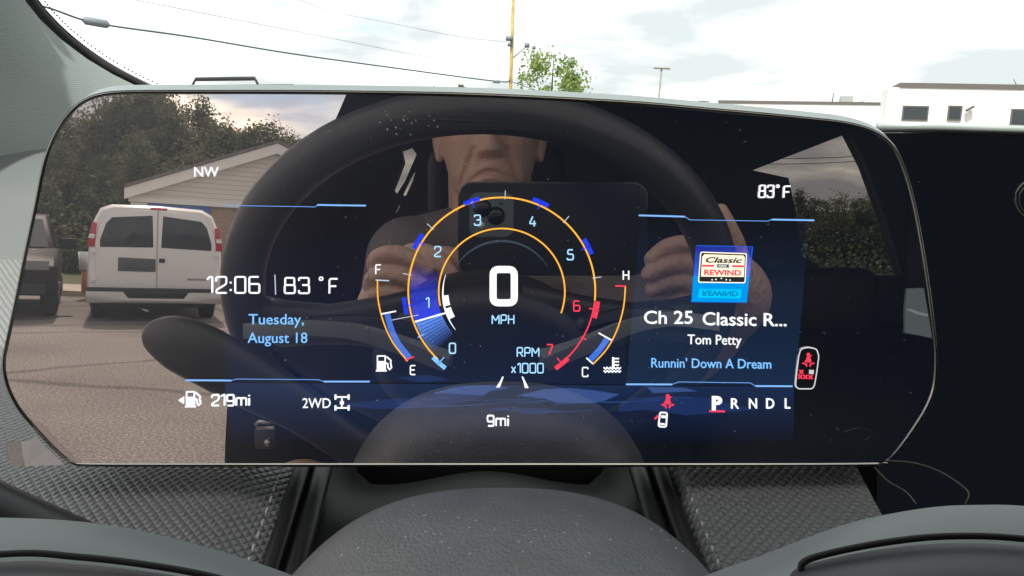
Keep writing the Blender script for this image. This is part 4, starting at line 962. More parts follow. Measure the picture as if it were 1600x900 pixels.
pump(599, 568, 1.0); pump(301, 624, 1.0)
poly('arrow_symbol', [(279, 625), (288, 619), (288, 631)], E_white)
# temperature symbol
mb = MB(); strip(mb, [(958, 558), (958, 574)], 3.4); 
for y in (560, 565, 570): strip(mb, [(959, y), (967, y)], 2)
for y in (575, 580): strip(mb, [(943 + 2.7 * i, y + (1.3 if i % 2 else -1.3)) for i in range(11)], 2)
mb.build('coolant_symbol', E_white, disp, smooth=False)
# left panel text
text('compass_text', 'NW', 323, 268, 16.5, E_white, width=38)
glyphs('clock_text', '12:06', 365, 445, 25, 2.7, E_white, gap=.25, rad=.12, sx=1.05)
line('divider', [(430, 429), (431, 460)], 1.3, E_dim)
glyphs('temperature_text', '83', 464, 446, 24, 2.7, E_white, gap=.27, rad=.12, sx=1.1); glyphs('temperature_text', '°', 502, 444, 22, 1.9, E_white, rad=.12, sx=1.2); glyphs('temperature_text', 'F', 521, 447, 23, 2.7, E_white, sx=1.0)
text('date_text', 'Tuesday,', 432, 498, 17, E_sky, width=86); text('date_text', 'August 18', 434, 527, 17, E_sky, width=93)
glyphs('range_text', '219mi', 361, 625, 16.5, 2.7, E_white, gap=.24, rad=.14, sx=1.05)
text('drive_mode_text', '2WD', 495, 629, 16, E_white, width=44)
mb = MB()
for y in (620, 637):
    strip(mb, [(525, y), (544, y)], 2.2)
    for x in (524.5, 545): strip(mb, [(x, y - 4), (x, y + 4)], 3)
strip(mb, [(534.5, 620), (534.5, 637)], 2.0); strip(mb, [(531.5, 629), (537.5, 629)], 5); mb.build('driveline_symbol', E_white, disp, smooth=False)
glyphs('odometer_text', '9mi', 778, 657, 16, 2.6, E_white, gap=.24, rad=.14)
# right panel
glyphs('outside_temperature_text', '83', 1197, 299, 18.5, 2.3, E_white, gap=.2, rad=.12, sx=.85, skew=.06); glyphs('outside_temperature_text', '°', 1215, 298, 18, 1.5, E_white, sx=1.0); glyphs('outside_temperature_text', 'F', 1229, 300, 18, 2.3, E_white, skew=.05)
text('channel_text', 'Ch 25', 1044, 495, 21, E_white, width=76, bold=.008); text('channel_text', 'Classic R...', 1163, 498, 21, E_white, width=131, bold=.008, rot=R(.8))
text('artist_text', 'Tom Petty', 1116, 530, 16, E_white, width=84, rot=R(.8)); text('song_text', "Runnin' Down A Dream", 1111, 567, 15.5, E_sky, width=187, rot=R(.6))
text('gear_text', 'P', 1120, 629, 21, E_white, width=16, bold=.045, label='large bold P of the gear selector'); line('gear_underline', [(1108, 642), (1132, 642.5)], 2.6, E_red)
for s, x in (('R', 1148), ('N', 1176), ('D', 1203), ('L', 1230)): text('gear_text', s, x, 629.5, 16.5, E_white, width={'L': 8.5}.get(s, 12.5), bold=.012)
# album cover: blue card with a cassette, and its mirrored foot
AC = poly('album_cover', [(1088, 383), (1176, 385), (1166, 473), (1080, 472)], emis('pixel_cover', (.01, .10, .55)), off=layer())
t = AC.data.materials[0].node_tree
AC2 = poly('album_cover', [(1087, 384.5), (1174, 386), (1171, 432), (1083.5, 431)], glassy('pixel_cover_top', mode=2, a=(.008, .014, .22), b_=(.01, .10, .65)), uvs=[(0, 0), (1, 0), (1, 1), (0, 1)])
poly('album_cover', [(1083, 431), (1170, 432), (1166, 472), (1080, 471)], emis('pixel_cover_low', (.0, .26, .70)))
poly('album_cover', [(1092, 451), (1158, 452), (1156, 466), (1090, 465)], emis('pixel_cover_card', (.0, .50, .85)))
CP = rnd_path([(1093.5, 393), (1166.5, 395.5), (1164, 442.5), (1090, 441.5)], 3.5, True)
poly('cassette', CP, emis('pixel_cream', (.95, .88, .70))); poly('cassette', rnd_path([(1095.2, 394.8), (1164.8, 397.2), (1162.5, 440.8), (1091.8, 439.8)], 2.6, True), emis('pixel_black', (.02, .018, .018)))
poly('cassette', [(1100, 397), (1161, 399), (1163, 402), (1161.6, 432.6), (1094.5, 432), (1096.6, 401)], emis('pixel_cream', (.95, .84, .62)))
line('cassette', [(1096.3, 415), (1161.8, 416)], 3, E_red); line('cassette', [(1116, 415.2), (1142, 415.6)], 5, emis('pixel_black', (.02, .018, .018))); line('cassette', [(1122, 415.3), (1135, 415.5)], 2.6, emis('pixel_grey', (.5, .5, .5)))
for x in (1117.5, 1140.5): poly('cassette', [(x + 2.7 * math.cos(k * .785), 415.4 + 2.7 * math.sin(k * .785)) for k in range(8)], E_white)
text('cover_text', 'Classic', 1130.5, 406, 8.6, emis('pixel_black', (.02, .018, .018)), width=57, bold=.03, skew=.3, rot=R(1)); text('cover_text', 'REWIND', 1128.5, 425.5, 8.4, E_red, width=58, bold=.035, rot=R(1))
text('cover_text', 'REWIND', 1125, 458.5, 8.6, emis('pixel_cover_dark', (.0, .17, .42)), width=56, bold=.03, rot=R(1), flipv=True)
for x, y in ((1112, 437), (1118, 436.3), (1126.5, 434.8), (1134, 436.8), (1140, 437.5)): poly('cassette', [(x - 1, y - 1), (x + 1, y - 1), (x + 1, y + 1), (x - 1, y + 1)], E_white)
# warning symbols
def belt(x, y, s):
    mb = MB(); o = layer(); mb.add([scr(x + 3.1 * s * math.cos(k * .785), y - 9 * s + 3.1 * s * math.sin(k * .785), o) for k in range(8)], [tuple(range(8))])
    o = layer(); mb.add([scr(x + a * s, y + b * s, o) for a, b in ((-2, -6), (3, -6), (5.5, 4), (-5.5, 4))], [(0, 1, 2, 3)])
    strip(mb, [(x + 5.5 * s, y - 8 * s), (x - 6 * s, y + 3 * s)], 1.6 * s); strip(mb, [(x - 10 * s, y + 5 * s), (x - 3 * s, y + 7 * s), (x - 3 * s, y + 11 * s)], 2.2 * s); strip(mb, [(x + 10 * s, y + 5 * s), (x + 3 * s, y + 7 * s), (x + 3 * s, y + 11 * s)], 2.2 * s)
    mb.build('seat_belt_symbol', E_red, disp, smooth=False)
belt(1043, 627, .95)
line('car_symbol', rnd_path([(1031, 644), (1042, 644.5), (1040.5, 666.5), (1028.5, 666)], 3, True), 2.2, E_white, True)
line('car_symbol', [(1033, 650.5), (1040, 650.8)], 4, E_white); line('car_symbol', [(1031, 662), (1038.5, 662.3)], 2.4, E_white); line('door_open_mark', [(1028, 649), (1022.5, 654.5)], 2.4, E_red)
poly('seat_map', rnd_path([(1248, 545), (1278, 545), (1276, 575), (1271, 606), (1242, 606), (1245, 575)], 6, True), glassy('pixel_map_black', (.004, .004, .006), 1, refl=.3))
line('seat_map', rnd_path([(1247, 556), (1250, 545), (1262, 542), (1275, 545), (1278.5, 556), (1275, 582), (1271.5, 602), (1268, 607), (1246, 607), (1242, 602), (1244, 580)], 4, True), 1.9, emis('pixel_grey_line', (.55, .56, .58)), True)
belt(1262, 562, .95)
mb = MB()
for x, y in ((1251, 580.5), (1249.5, 588), (1257.5, 588.3), (1265.5, 588.6)):
    strip(mb, [(x - 3, y - 3), (x + 3, y + 3)], 2.4); strip(mb, [(x - 3, y + 3), (x + 3, y - 3)], 2.4)
mb.build('seat_mark', E_red, disp, smooth=False); line('seat_mark', [(1263, 580.5), (1270.5, 580.8)], 6.5, emis('pixel_grey', (.5, .5, .5)), label='grey unused seat mark')
# specks of dust on the glass
M_dust = mat('dust', (.8, .8, .78), .9)
mb = MB(); rnd = random.Random(5)
for k in range(150):
    if k < 18: x, y, r_ = rnd.gauss(628, 20), rnd.gauss(190, 9), rnd.uniform(.7, 1.6)
    else: x, y, r_ = rnd.uniform(420, 1440), rnd.uniform(165, 715), rnd.uniform(.35, 1.0)
    o = layer(); mb.add([scr(x + r_ * math.cos(q * 1.05) * rnd.uniform(.6, 1.2), y + r_ * math.sin(q * 1.05), o) for q in range(6)], [tuple(range(6))])
o = mb.build('dust_specks', M_dust, disp, smooth=False); o['kind'] = 'stuff'
M_smear = glassy('smear', (.012, .014, .016), 1)  # scratches are given a faint glow of their own
for y0, x0, x1 in ((185, 575, 800), (194, 640, 830), (199, 660, 860), (178, 660, 760)):
    line('scratch', [(x0, y0), ((x0 + x1) / 2, y0 + 1.5), (x1, y0 + 4)], [.2, .9, .2], M_smear)

# protective film left at the corner
film = bpy.data.materials.new('clear_film'); film.use_nodes = True; t = film.node_tree; t.nodes.clear()
o_ = t.nodes.new('ShaderNodeOutputMaterial'); a_ = t.nodes.new('ShaderNodeBsdfTransparent'); d_ = t.nodes.new('ShaderNodeBsdfPrincipled'); d_.inputs['Base Color'].default_value = (.9, .84, .82, 1); d_.inputs['Roughness'].default_value = .2
x_ = t.nodes.new('ShaderNodeMixShader'); x_.inputs[0].default_value = .88; t.links.new(a_.outputs[0], x_.inputs[1]); t.links.new(d_.outputs[0], x_.inputs[2]); t.links.new(x_.outputs[0], o_.inputs[0])
pf = thing('protective_film', 'clear plastic protective film lifting at the lower left corner of the display', 'film', scr(70, 700, .002))
def fsheet(name, P, o0, lift, m):
    n = len(P); vs = [scr(x, y, o0 + lift * k) for x, y, k in P]; return obj(name, vs + [v - NRM * .0002 for v in vs], [tuple(range(n)), tuple(range(n, 2 * n))[::-1]], m, pf, smooth=False)
fsheet('pull_tab', [(17, 686, 1), (40, 687, .7), (42, 705, .7), (46, 724, .7), (26, 725, 1), (20, 716, 1)], .0015, .002, glassy('film_grey', (.03, .035, .04), 1, refl=.25))  # the tab's grey is a faint glow put into its material
fsheet('film_corner', [(40, 687, .7), (56, 685, .5), (60, 679, .3), (80, 700, .1), (104, 724.5, 0), (60, 725, .4), (46, 724.5, .7), (42, 705, .7)], .0015, .002, film)
M_fold = mat('film_fold', (.78, .62, .54), .3)
obj('film_fold', [scr(x, y, .0001) for x, y in ((50, 658), (60, 660), (72, 670), (90, 690), (108, 708), (123, 722), (104, 722), (84, 701), (64, 680), (52, 667))], [tuple(range(10))], M_fold, pf, smooth=False)
p2 = thing('protective_film', 'small pale film flap at the right edge of the display', 'film', scr(1432, 520, .002))
vs = [scr(x, y, .0008) for x, y in ((1416, 451), (1442, 450), (1455, 528), (1437, 524), (1413, 520), (1413, 480))]
obj('film_flap', vs, [tuple(range(6))], glassy('film_flap', (.055, .065, .068), 1, refl=.12), p2, smooth=False)  # pale tone comes from a glow put into the flap
vs = [scr(x, y, .001) for x, y in ((1413, 482), (1420, 486), (1432, 491), (1448, 494), (1448, 490), (1434, 487), (1421, 482))]
obj('film_crease', vs, [tuple(range(7))], glassy('film_crease', (.12, .13, .135), 1, refl=.12), p2, smooth=False)  # crease set off by a stronger glow than the flap

# ================================================================== STEERING COLUMN COVER, WHEEL, STALK
cc = []
for y, zt_, hw_ in ((.298, -.165, .060), (.294, -.138, .075), (.286, -.121, .084), (.275, -.1130, .0885), (.262, -.1088, .0905), (.25, -.1066, .092), (.24, -.1058, .093), (.228, -.1072, .094), (.215, -.1102, .095), (.20, -.1150, .0955), (.185, -.1215, .096), (.165, -.134, .096), (.14, -.155, .095)):
    row = []; zb = -.21
    for k in range(33):
        a = math.pi * k / 32; c_, s_ = math.cos(a), math.sin(a); e_ = 2 / 2.5
        row.append(Vector((-.0035 - hw_ * (abs(c_) ** e_) * (1 if c_ > 0 else -1), y, Z + zb + (zt_ - zb) * (s_ ** e_))))
    cc.append(row)
cover = MB().loft(cc, closed=True).build('steering_column_cover', M_grain); centre_origin(cover); tag(cover, 'rounded dark grained plastic column cover with specks of dust below the display', 'column cover')
# refine smoothness
ss = cover.modifiers.new('s', 'SUBSURF'); ss.levels = 1; ss.render_levels = 2
mb = MB(); rnd = random.Random(3)
dg = bpy.context.evaluated_depsgraph_get(); dg.update()
nd_ = 0
for k in range(520):
    x, y = rnd.uniform(450, 1130), rnd.uniform(768, 870)
    rr = ray(x, y); ok, loc, nrm, _ = cover.evaluated_get(dg).ray_cast(EYE - cover.location, rr)
    if ok: p = loc + cover.location + nrm * .0002; nd_ += 1; s_ = rnd.choice((.00016, .0002, .00024, .0003, .00045)); mb.ell(p, (s_ * rnd.uniform(1, 2), s_, s_ * .6), nu=6, nv=4)
print('dust', nd_); o = mb.build('dust', M_dust); o['kind'] = 'stuff'; centre_origin(o); tag(o, 'pale dust specks lying on the steering column cover', 'dust')

WC = Vector((-.012, .055, Z - .070)); TILT = R(22)
ux = Vector((1, 0, 0)); uy = Vector((0, math.sin(TILT), math.cos(TILT))); un = ux.cross(uy)   # un points back to the driver
wheel_t = thing('steering_wheel', 'black leather steering wheel with padded spokes in front of the display', 'steering wheel', WC)
RW, RH = .190, .152
ringp = [WC + ux * RW * math.cos(a) + uy * RH * math.sin(a) for a in [2 * math.pi * k / 72 for k in range(72)]]
MB().tube(ringp, .0172, 16, closed=True, fup=un).build('rim', M_rimleather, wheel_t)
# spokes: shaped in the direct view, reaching from behind the column cover out to the rim
def spoke(top, bot, name, m, thick=.02):
    T = catmull([Vector((x, y, 0)) for x, y, d in top], 6); Dd = catmull([Vector((d, 0, 0)) for x, y, d in top], 6)
    B = catmull([Vector((x, y, 0)) for x, y, d in bot], 6); Db = catmull([Vector((d, 0, 0)) for x, y, d in bot], 6)
    n = 14; vs = []
    for a, da, b, db in zip(T, Dd, B, Db):
        for k in range(n):
            u = k / (n - 1)
            p = dp(a.x, a.y, da.x).lerp(dp(b.x, b.y, db.x), u)
            bul = math.sin(math.pi * min(1, u * 1.15)) * .004
            p -= ray(a.x, a.y).normalized() * bul
            vs.append(p)
    m_ = len(T)
    for a, da in zip(T, Dd):                                        # rear skin, a little further away
        pass
    f = [(i * n + k, i * n + k + 1, (i + 1) * n + k + 1, (i + 1) * n + k) for i in range(m_ - 1) for k in range(n - 1)]
    o = obj(name, vs, f, m, wheel_t)
    sol = o.modifiers.new('t', 'SOLIDIFY'); sol.thickness = thick; sol.offset = 0
    bv = o.modifiers.new('b', 'BEVEL'); bv.width = thick * .45; bv.segments = 5; bv.limit_method = 'ANGLE'
    return o
M_spoke = mat('satin_grey_plastic', (.21, .23, .23), .36, bump=(800, .1, .0003))
M_pod = mat('switch_pod', (.05, .054, .056), .45, bump=(800, .1, .0003))
spoke([(-420, 882, .17), (-150, 847, .175), (0, 840, .178), (150, 850, .18), (300, 883, .183), (440, 929, .185), (560, 982, .185)], [(-420, 1032, .15), (-150, 992, .155), (0, 977, .158), (150, 982, .16), (300, 1000, .163), (440, 1022, .165), (560, 1052, .165)], 'spoke', M_spoke, .010)
spoke([(990, 982, .185), (1130, 925, .184), (1200, 900, .183), (1330, 850, .18), (1430, 827, .178), (1520, 819, .176), (1650, 827, .172), (1900, 882, .165)], [(990, 1042, .165), (1130, 1022, .165), (1200, 1010, .164), (1330, 987, .162), (1430, 977, .16), (1520, 974, .158), (1650, 982, .155), (1900, 1032, .15)], 'spoke', M_spoke, .010)
# switch pods set in the spokes, with the dark joint line round them
spoke([(-300, 932, .152), (0, 900, .156), (120, 904, .157), (240, 918, .158), (340, 937, .159), (420, 962, .159)], [(-300, 1032, .142), (0, 1012, .142), (120, 1012, .142), (240, 1017, .142), (340, 1022, .142), (420, 1032, .142)], 'switch_pod', M_pod, .006)
spoke([(1254, 937, .157), (1256, 910, .158), (1290, 898, .158), (1380, 880, .157), (1480, 870, .156), (1600, 874, .154), (1800, 902, .15)], [(1262, 1022, .142), (1275, 1017, .142), (1290, 1014, .142), (1380, 1007, .142), (1480, 1002, .142), (1600, 1007, .142), (1800, 1022, .142)], 'switch_pod', M_pod, .006)
for P in ([(-300, 900, .1505), (0, 866, .1545), (120, 870, .1555), (240, 884, .1565), (340, 903, .1575), (420, 930, .158)], [(1275, 930, .156), (1256, 900, .1562), (1254, 880, .1565), (1290, 866, .1565), (1380, 848, .1555), (1480, 838, .1545), (1600, 842, .1525), (1800, 870, .1485)]):
    MB().tube(catmull([dp(*q) for q in P], 6), .0007, 8).build('joint_line', M_rubber, wheel_t)
# hub and rear arms of the wheel as seen from the display
hub = []
for k, (d, r_) in enumerate(((.035, .050), (.030, .062), (.005, .068), (-.02, .062), (-.03, .045))):
    hub.append([WC + Vector((0, 0, -.038)) - un * d + ux * r_ * 1.35 * math.cos(a) + uy * r_ * .95 * math.sin(a) for a in [2 * math.pi * q / 32 for q in range(32)]])
MB().loft(hub).build('hub', M_blackplastic, wheel_t)
for s_ in (-1, 1):
    secs = []
    for x, zt_, zb_, d in ((.03, .028, -.105, .030), (.08, .014, -.100, .026), (.12, .002, -.085, .014), (.155, .000, -.060, .004), (.182, .004, -.030, .0)):
        c0_ = WC + ux * s_ * x - un * d; hz, mz_ = (zt_ - zb_) / 2, (zt_ + zb_) / 2
        secs.append([c0_ + uy * (mz_ + hz * (1 if math.sin(a) > 0 else -1) * abs(math.sin(a)) ** .6) + un * .012 * (1 if math.cos(a) > 0 else -1) * abs(math.cos(a)) ** .6 for a in [2 * math.pi * q / 24 for q in range(24)]])
    MB().loft(secs).build('rear_arm', M_blackplastic, wheel_t)
# dust-cover arch behind the wheel and the stalk
P = [(228, 520, .470), (240, 524, .468), (275, 535, .465), (330, 560, .46), (400, 600, .455), (470, 640, .45), (540, 690, .445), (620, 740, .44)]
Rr = [.004, .0105, .0165, .0180, .0165, .014, .012, .012]
st_p = catmull([rp(*q) for q in P], 5); rr_ = [r_.x for r_ in catmull([Vector((r_, 0, 0)) for r_ in Rr], 5)]
tag(centre_origin(MB().tube(st_p, rr_, 18, flat=.72, fup=NRM).build('turn_signal_stalk', mat('stalk_black', (.035, .036, .038), .38))), 'thick black turn signal stalk reaching left of the column', 'stalk')

# ================================================================== PHONE
phone = thing('smartphone', 'dark blue smartphone held sideways with both hands', 'phone', (0, -.012, Z - .04))
def rounded(x0, x1, z0, z1, r_, y, n=7):
    P = []
    for cx_, cz_, a0 in ((x1 - r_, z1 - r_, 0), (x0 + r_, z1 - r_, 90), (x0 + r_, z0 + r_, 180), (x1 - r_, z0 + r_, 270)):
        for k in range(n): a = R(a0 + 90 * k / (n - 1)); P.append(Vector((cx_ + r_ * math.cos(a), y, cz_ + r_ * math.sin(a))))
    return P
tl, br = rp(716, 284, .682), rp(1012, 430, .682)
x0, x1, z0, z1 = tl.x, br.x, br.z, tl.z
YF = -.003
PH = mat('phone_back_blue', (.007, .012, .026), .4); PS = mat('phone_frame', (.10, .11, .12), .2, metal=.9)
MB().loft([rounded(x0, x1, z0, z1, .013, YF - .0085), rounded(x0 - .0004, x1 + .0004, z0 - .0004, z1 + .0004, .0134, YF - .007), rounded(x0 - .0004, x1 + .0004, z0 - .0004, z1 + .0004, .0134, YF - .0015), rounded(x0, x1, z0, z1, .013, YF)]).build('frame', PS, phone, autos=40)
MB().loft([rounded(x0 + .001, x1 - .001, z0 + .001, z1 - .001, .012, YF), rounded(x0 + .001, x1 - .001, z0 + .001, z1 - .001, .012, YF + .0004)]).build('back_panel', PH, phone, smooth=False)
ca, cb_ = rp(733, 300, .68), rp(803, 371, .68)
cmod = MB().loft([rounded(ca.x, cb_.x, cb_.z, ca.z, .008, YF + .0004), rounded(ca.x + .0004, cb_.x - .0004, cb_.z + .0004, ca.z - .0004, .0078, YF + .0016)]).build('camera_module', mat('module_glass', (.13, .17, .18), .3), phone, smooth=False)
for (px, py, r_) in ((754, 325, .0080), (781, 349, .0080)):
    c_ = rp(px, py, .679)
    if (px, py) == (781, 349): c_ = Vector((0, 0, Z)) + Vector((0, 0, 0))      # the lens that takes the picture
    yb = YF + .0016
    MB().tube([(c_.x, yb, c_.z), (c_.x, yb + .0008, c_.z)], r_, 24).build('lens', mat('lens_black', (.006, .007, .008), .15), cmod)
c_ = rp(783, 318, .68); MB().tube([(c_.x, YF + .0017, c_.z), (c_.x, YF + .002, c_.z)], .0012, 10).build('microphone', M_rubber, cmod)
c_ = rp(752, 352, .68); MB().tube([(c_.x, YF + .0017, c_.z), (c_.x, YF + .002, c_.z)], .003, 14).build('flash', M_whitepaint, cmod)

# ================================================================== PERSON
M_skin = mat('skin', (.66, .45, .36), .5, bump=(120, .9, .003), noisec=(45, (.70, .44, .35), .35, .65)); nodes(M_skin)[1].inputs['Subsurface Weight'].default_value = .12; nodes(M_skin)[1].inputs['Subsurface Radius'].default_value = (.01, .004, .002)
def seg(mb, pts, rads, n=18):
    """tapered limb with rounded ends, sampled along a smooth line"""
    P = catmull(pts, 6); Q = [v.x for v in catmull([Vector((r_, 0, 0)) for r_ in rads], 6)]
    mb.tube(P, Q, n); mb.ell(P[0], (Q[0] * 1.0,) * 3, nu=16, nv=10); mb.ell(P[-1], (Q[-1] * 1.0,) * 3, nu=16, nv=10)
def remesh(mb, name, m, parent, vox, smooth_it):
    o = obj(name, mb.v, mb.f, m, parent)
    r_ = o.modifiers.new('r', 'REMESH'); r_.mode = 'VOXEL'; r_.voxel_size = vox; r_.use_smooth_shade = True
    s_ = o.modifiers.new('s', 'SMOOTH'); s_.factor = .5; s_.iterations = smooth_it
    dg = bpy.context.evaluated_depsgraph_get(); me = bpy.data.meshes.new_from_object(o.evaluated_get(dg)); o.modifiers.clear(); o.data = me
    me.polygons.foreach_set('use_smooth', [True] * len(me.polygons)); return o
HC = rp(766, 198, 1.17)                                             # centre of the head between the ears
HC.y -= .04
body = MB()
# head as a sculpted surface: u across, v up; face looks +y
def g(x, s): return math.exp(-(x / s) ** 2)
def headpt(th, ph):
    # th: polar from top, ph: around, ph=90deg is the face
    sx, sy_, cz_ = math.sin(th) * math.cos(ph), math.sin(th) * math.sin(ph), math.cos(th)
    rx, ry, rz_ = .076, .097, .125
    if cz_ < 0:
        k_ = min(1, -cz_ * 1.6); q_ = max(math.sin(th), 1e-6) ** (-.42 * k_); sx *= q_; sy_ *= q_ ** .8; rx *= 1 - .17 * (-cz_) ** 1.6
    p = Vector((sx * rx, sy_ * ry, cz_ * rz_))
    if cz_ < -.1 and sy_ > 0: p.y += .006 * (-cz_)
    if sy_ > 0:
        X, Zc = p.x, p.z; fy = 0
        nose = g(X, .012 + .006 * max(0, min(1, (.0 - Zc) / .05))) * max(0, min(1, (.03 - Zc) / .06)) * (1 if Zc > -.045 else max(0, 1 - (-.045 - Zc) / .008)); fy += .027 * nose
        fy += .006 * g(abs(X) - .013, .007) * g(Zc + .040, .008)    # nostril wings
        fy -= .011 * g(abs(X) - .031, .016) * g(Zc - .008, .014)    # eye sockets
        fy += .006 * g(Zc - .030, .011) * g(abs(X) - .022, .03)      # brow
        fy += .006 * g(abs(X) - .026, .006) * g(Zc - .006, .006)     # eyelids
        fy += .007 * g(abs(X) - .045, .018) * g(Zc + .022, .018)     # cheeks
        mz = -.072 - .010 * (abs(X) / .026) ** 2                     # mouth line turned down at its ends
        if abs(X) < .040:
            k = g(X, .030); fy += .0055 * k * g(Zc - mz - .007, .0055) + .0065 * k * g(Zc - mz + .008, .006) - .0075 * g(X, .030) * g(Zc - mz, .0034)
        fy += .006 * g(X, .022) * g(Zc + .106, .014)                 # chin
        fy -= .0075 * g(abs(X) - (.024 + (-.040 - Zc) * .42), .0045) * (1 if -.09 < Zc < -.036 else 0)   # folds beside the mouth
        fy += .005 * g(abs(X) - .046, .012) * g(Zc + .078, .02)     # jowls
        p.y += fy
    return p
NU, NV = 150, 110; hv = []
for j in range(NV + 1):
    for i in range(NU): hv.append(HC + headpt(math.pi * j / NV, 2 * math.pi * i / NU))
body.add(hv, [(j * NU + i, (j + 1) * NU + i, (j + 1) * NU + (i + 1) % NU, j * NU + (i + 1) % NU) for j in range(NV) for i in range(NU)])
for s_ in (-1, 1):                                                  # ears
    body.ell(HC + Vector((s_ * .080, -.012, -.008)), (.009, .018, .032), Matrix.Rotation(R(12 * s_), 3, 'Z'), 20, 14)
    body.ell(HC + Vector((s_ * .078, -.004, -.036)), (.007, .010, .012), None, 12, 10)
NB = HC + Vector((0, -.045, -.20))
seg(body, [HC + Vector((0, -.02, -.06)), HC + Vector((0, -.03, -.13)), NB], [.066, .066, .070])
SL, SR = rp(640, 408, 1.17), rp(915, 412, 1.17)
SL.y -= .02; SR.y -= .02
PV = Vector((.0, -.62, .78))
seg(body, [NB + Vector((0, 0, -.03)), NB + Vector((0, .01, -.2)), PV + Vector((0, 0, .15)), PV], [.085, .13, .125, .135])
seg(body, [SL + Vector((.02, 0, 0)), NB + Vector((0, 0, -.035)), SR + Vector((-.02, 0, 0))], [.058, .062, .058])
# left arm, hand holding the phone's left end (D is the mirrored depth: .69 is just at the phone)
WL = rp(590, 520, .80)
EL = rp(585, 790, .98)
seg(body, [SL, SL.lerp(EL, .5) + Vector((-.01, 0, 0)), EL], [.056, .048, .042]); seg(body, [EL, EL.lerp(WL, .4), WL], [.042, .042, .028])
def finger(pts, r0, r1): seg(body, [rp(*q) for q in pts], [.83 * (r0 + (r1 - r0) * i / (len(pts) - 1)) for i in range(len(pts))], 14)
seg(body, [WL, rp(612, 470, .75), rp(640, 430, .725)], [.030, .031, .026]); seg(body, [WL, rp(600, 470, .735)], [.028, .024])
# index finger across the phone's lower edge, then three folded fingers
finger([(628, 450, .70), (636, 400, .685), (672, 398, .662), (700, 425, .655), (722, 455, .658)], .0118, .0088)
finger([(640, 455, .70), (598, 432, .690), (590, 405, .672), (625, 398, .655), (665, 420, .655)], .0115, .0092)
finger([(640, 470, .70), (592, 462, .690), (584, 436, .670), (622, 430, .655), (662, 448, .655)], .0112, .0090)
finger([(630, 485, .71), (588, 490, .69), (582, 466, .672), (615, 458, .658), (650, 470, .658)], .0100, .0080)
finger([(640, 440, .735), (690, 400, .715), (735, 415, .705)], .0130, .0095)      # thumb behind, on the phone's face
# right arm and hand
WR = rp(1140, 492, .82); ER = rp(1070, 560, 1.08)
seg(body, [SR, SR.lerp(ER, .5), ER], [.056, .048, .042]); seg(body, [ER, ER.lerp(WR, .5), WR], [.042, .040, .029])
seg(body, [WR, rp(1152, 460, .76), rp(1130, 425, .72)], [.031, .033, .026]); seg(body, [WR, rp(1115, 470, .74), rp(1090, 450, .72)], [.028, .026, .018])
finger([(1155, 430, .72), (1148, 385, .70), (1134, 350, .69), (1126, 330, .688)], .0140, .0085)   # thumb standing up
finger([(1120, 425, .72), (1085, 385, .695), (1045, 385, .668), (1018, 405, .662)], .0110, .0085)
finger([(1115, 445, .72), (1085, 420, .695), (1050, 415, .665), (1014, 428, .658)], .0112, .0088)
finger([(1115, 470, .72), (1085, 450, .70), (1055, 442, .668), (1020, 452, .660)], .0108, .0085)
finger([(1115, 495, .725), (1088, 478, .705), (1060, 472, .675), (1030, 478, .668)], .0098, .0078)
# legs, seated
for s_ in (-1, 1):
    kn = Vector((s_ * .16, -.12, .84)); ft = Vector((s_ * .15, .25, .62))
    seg(body, [PV + Vector((s_ * .09, .02, -.02)), (PV + kn) / 2 + Vector((s_ * .05, 0, 0)), kn], [.10, .085, .062]); seg(body, [kn, (kn + ft) / 2, ft], [.06, .052, .036]); seg(body, [ft, ft + Vector((0, .14, -.02))], [.04, .03])
person = remesh(body, 'person', M_skin, None, .0020, 1)
tag(person, 'man in a dark T-shirt holding up a phone, frowning, seated behind the wheel', 'person')
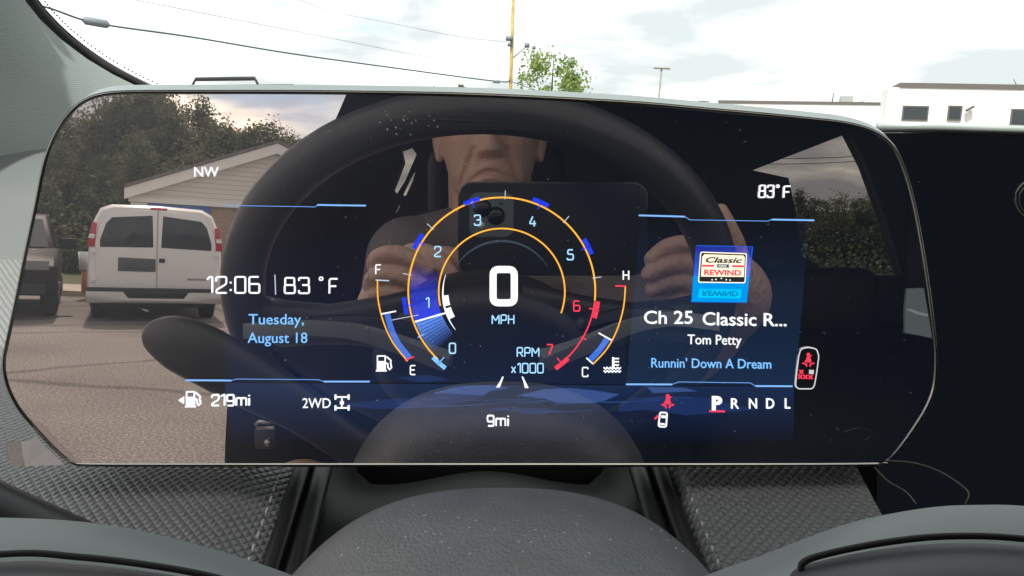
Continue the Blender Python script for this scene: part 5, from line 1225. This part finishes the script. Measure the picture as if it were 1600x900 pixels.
# T-shirt over the torso and upper arms
M_shirt = mat('brown_grey_cotton', (.17, .15, .16), .9, bump=(14, .9, .02))
sh = MB()
seg(sh, [NB + Vector((0, 0, -.04)), NB + Vector((0, .01, -.2)), PV + Vector((0, 0, .15)), PV + Vector((0, 0, .05))], [.098, .145, .142, .150])
seg(sh, [NB + Vector((0, .0, .045)), NB + Vector((0, 0, -.06))], [.071, .10])
for S_ in (SL, SR): seg(sh, [S_, S_.lerp(NB + Vector((0, 0, .02)), .55) + Vector((0, 0, .012)), NB + Vector((0, 0, .03))], [.066, .062, .068])
seg(sh, [SL + Vector((.0, 0, 0)), NB + Vector((0, -.01, -.04)), SR], [.070, .072, .070])
for S_, E_ in ((SL, EL), (SR, ER)): seg(sh, [S_, S_.lerp(E_, .35), S_.lerp(E_, .6)], [.069, .064, .060])
shirt = remesh(sh, 't_shirt', M_shirt, None, .005, 6)
shirt.parent = person; shirt['label'] = 'dark brown-grey short-sleeved T-shirt'
# trousers
tr2 = MB()
seg(tr2, [PV + Vector((-.08, 0, 0)), PV + Vector((.08, 0, 0))], [.145, .145])
for s_ in (-1, 1):
    kn = Vector((s_ * .16, -.12, .84)); ft = Vector((s_ * .15, .25, .62))
    seg(tr2, [PV + Vector((s_ * .09, .02, -.02)), (PV + kn) / 2 + Vector((s_ * .05, 0, 0)), kn], [.112, .097, .075]); seg(tr2, [kn, (kn + ft) / 2], [.073, .065])
trs = remesh(tr2, 'trousers', mat('dark_denim', (.03, .035, .05), .9), None, .008, 4); trs.parent = person
# hair: close-cropped cap over the skull
hv = []
for j in range(31):
    for i in range(48):
        th, ph = math.pi * .44 * j / 30, 2 * math.pi * i / 48; p = headpt(th, ph)
        hv.append(HC + p * 1.035 + Vector((0, -.006, .003)))
hr = obj('hair', hv, [(j * 48 + i, (j + 1) * 48 + i, (j + 1) * 48 + (i + 1) % 48, j * 48 + (i + 1) % 48) for j in range(30) for i in range(48) if not (j > 16 and 3 < i < 21)], mat('grey_hair', (.12, .11, .10), .9, bump=(400, .8, .003)), None)
hr.parent = person
# wedding ring
rg = [rp(590, 448, .680)]
c0, d0_ = rp(590, 449, .682), (rp(584, 436, .670) - rp(592, 462, .690)).normalized(); xx = d0_.cross(Vector((0, 1, 0))).normalized(); yy_ = d0_.cross(xx)
o = MB().tube([c0 + (xx * math.cos(a) + yy_ * math.sin(a)) * .0118 for a in [2 * math.pi * k / 28 for k in range(28)]], .0011, 8, closed=True).build('ring', M_chrome); centre_origin(o); tag(o, 'silver ring on the left hand holding the phone', 'ring')
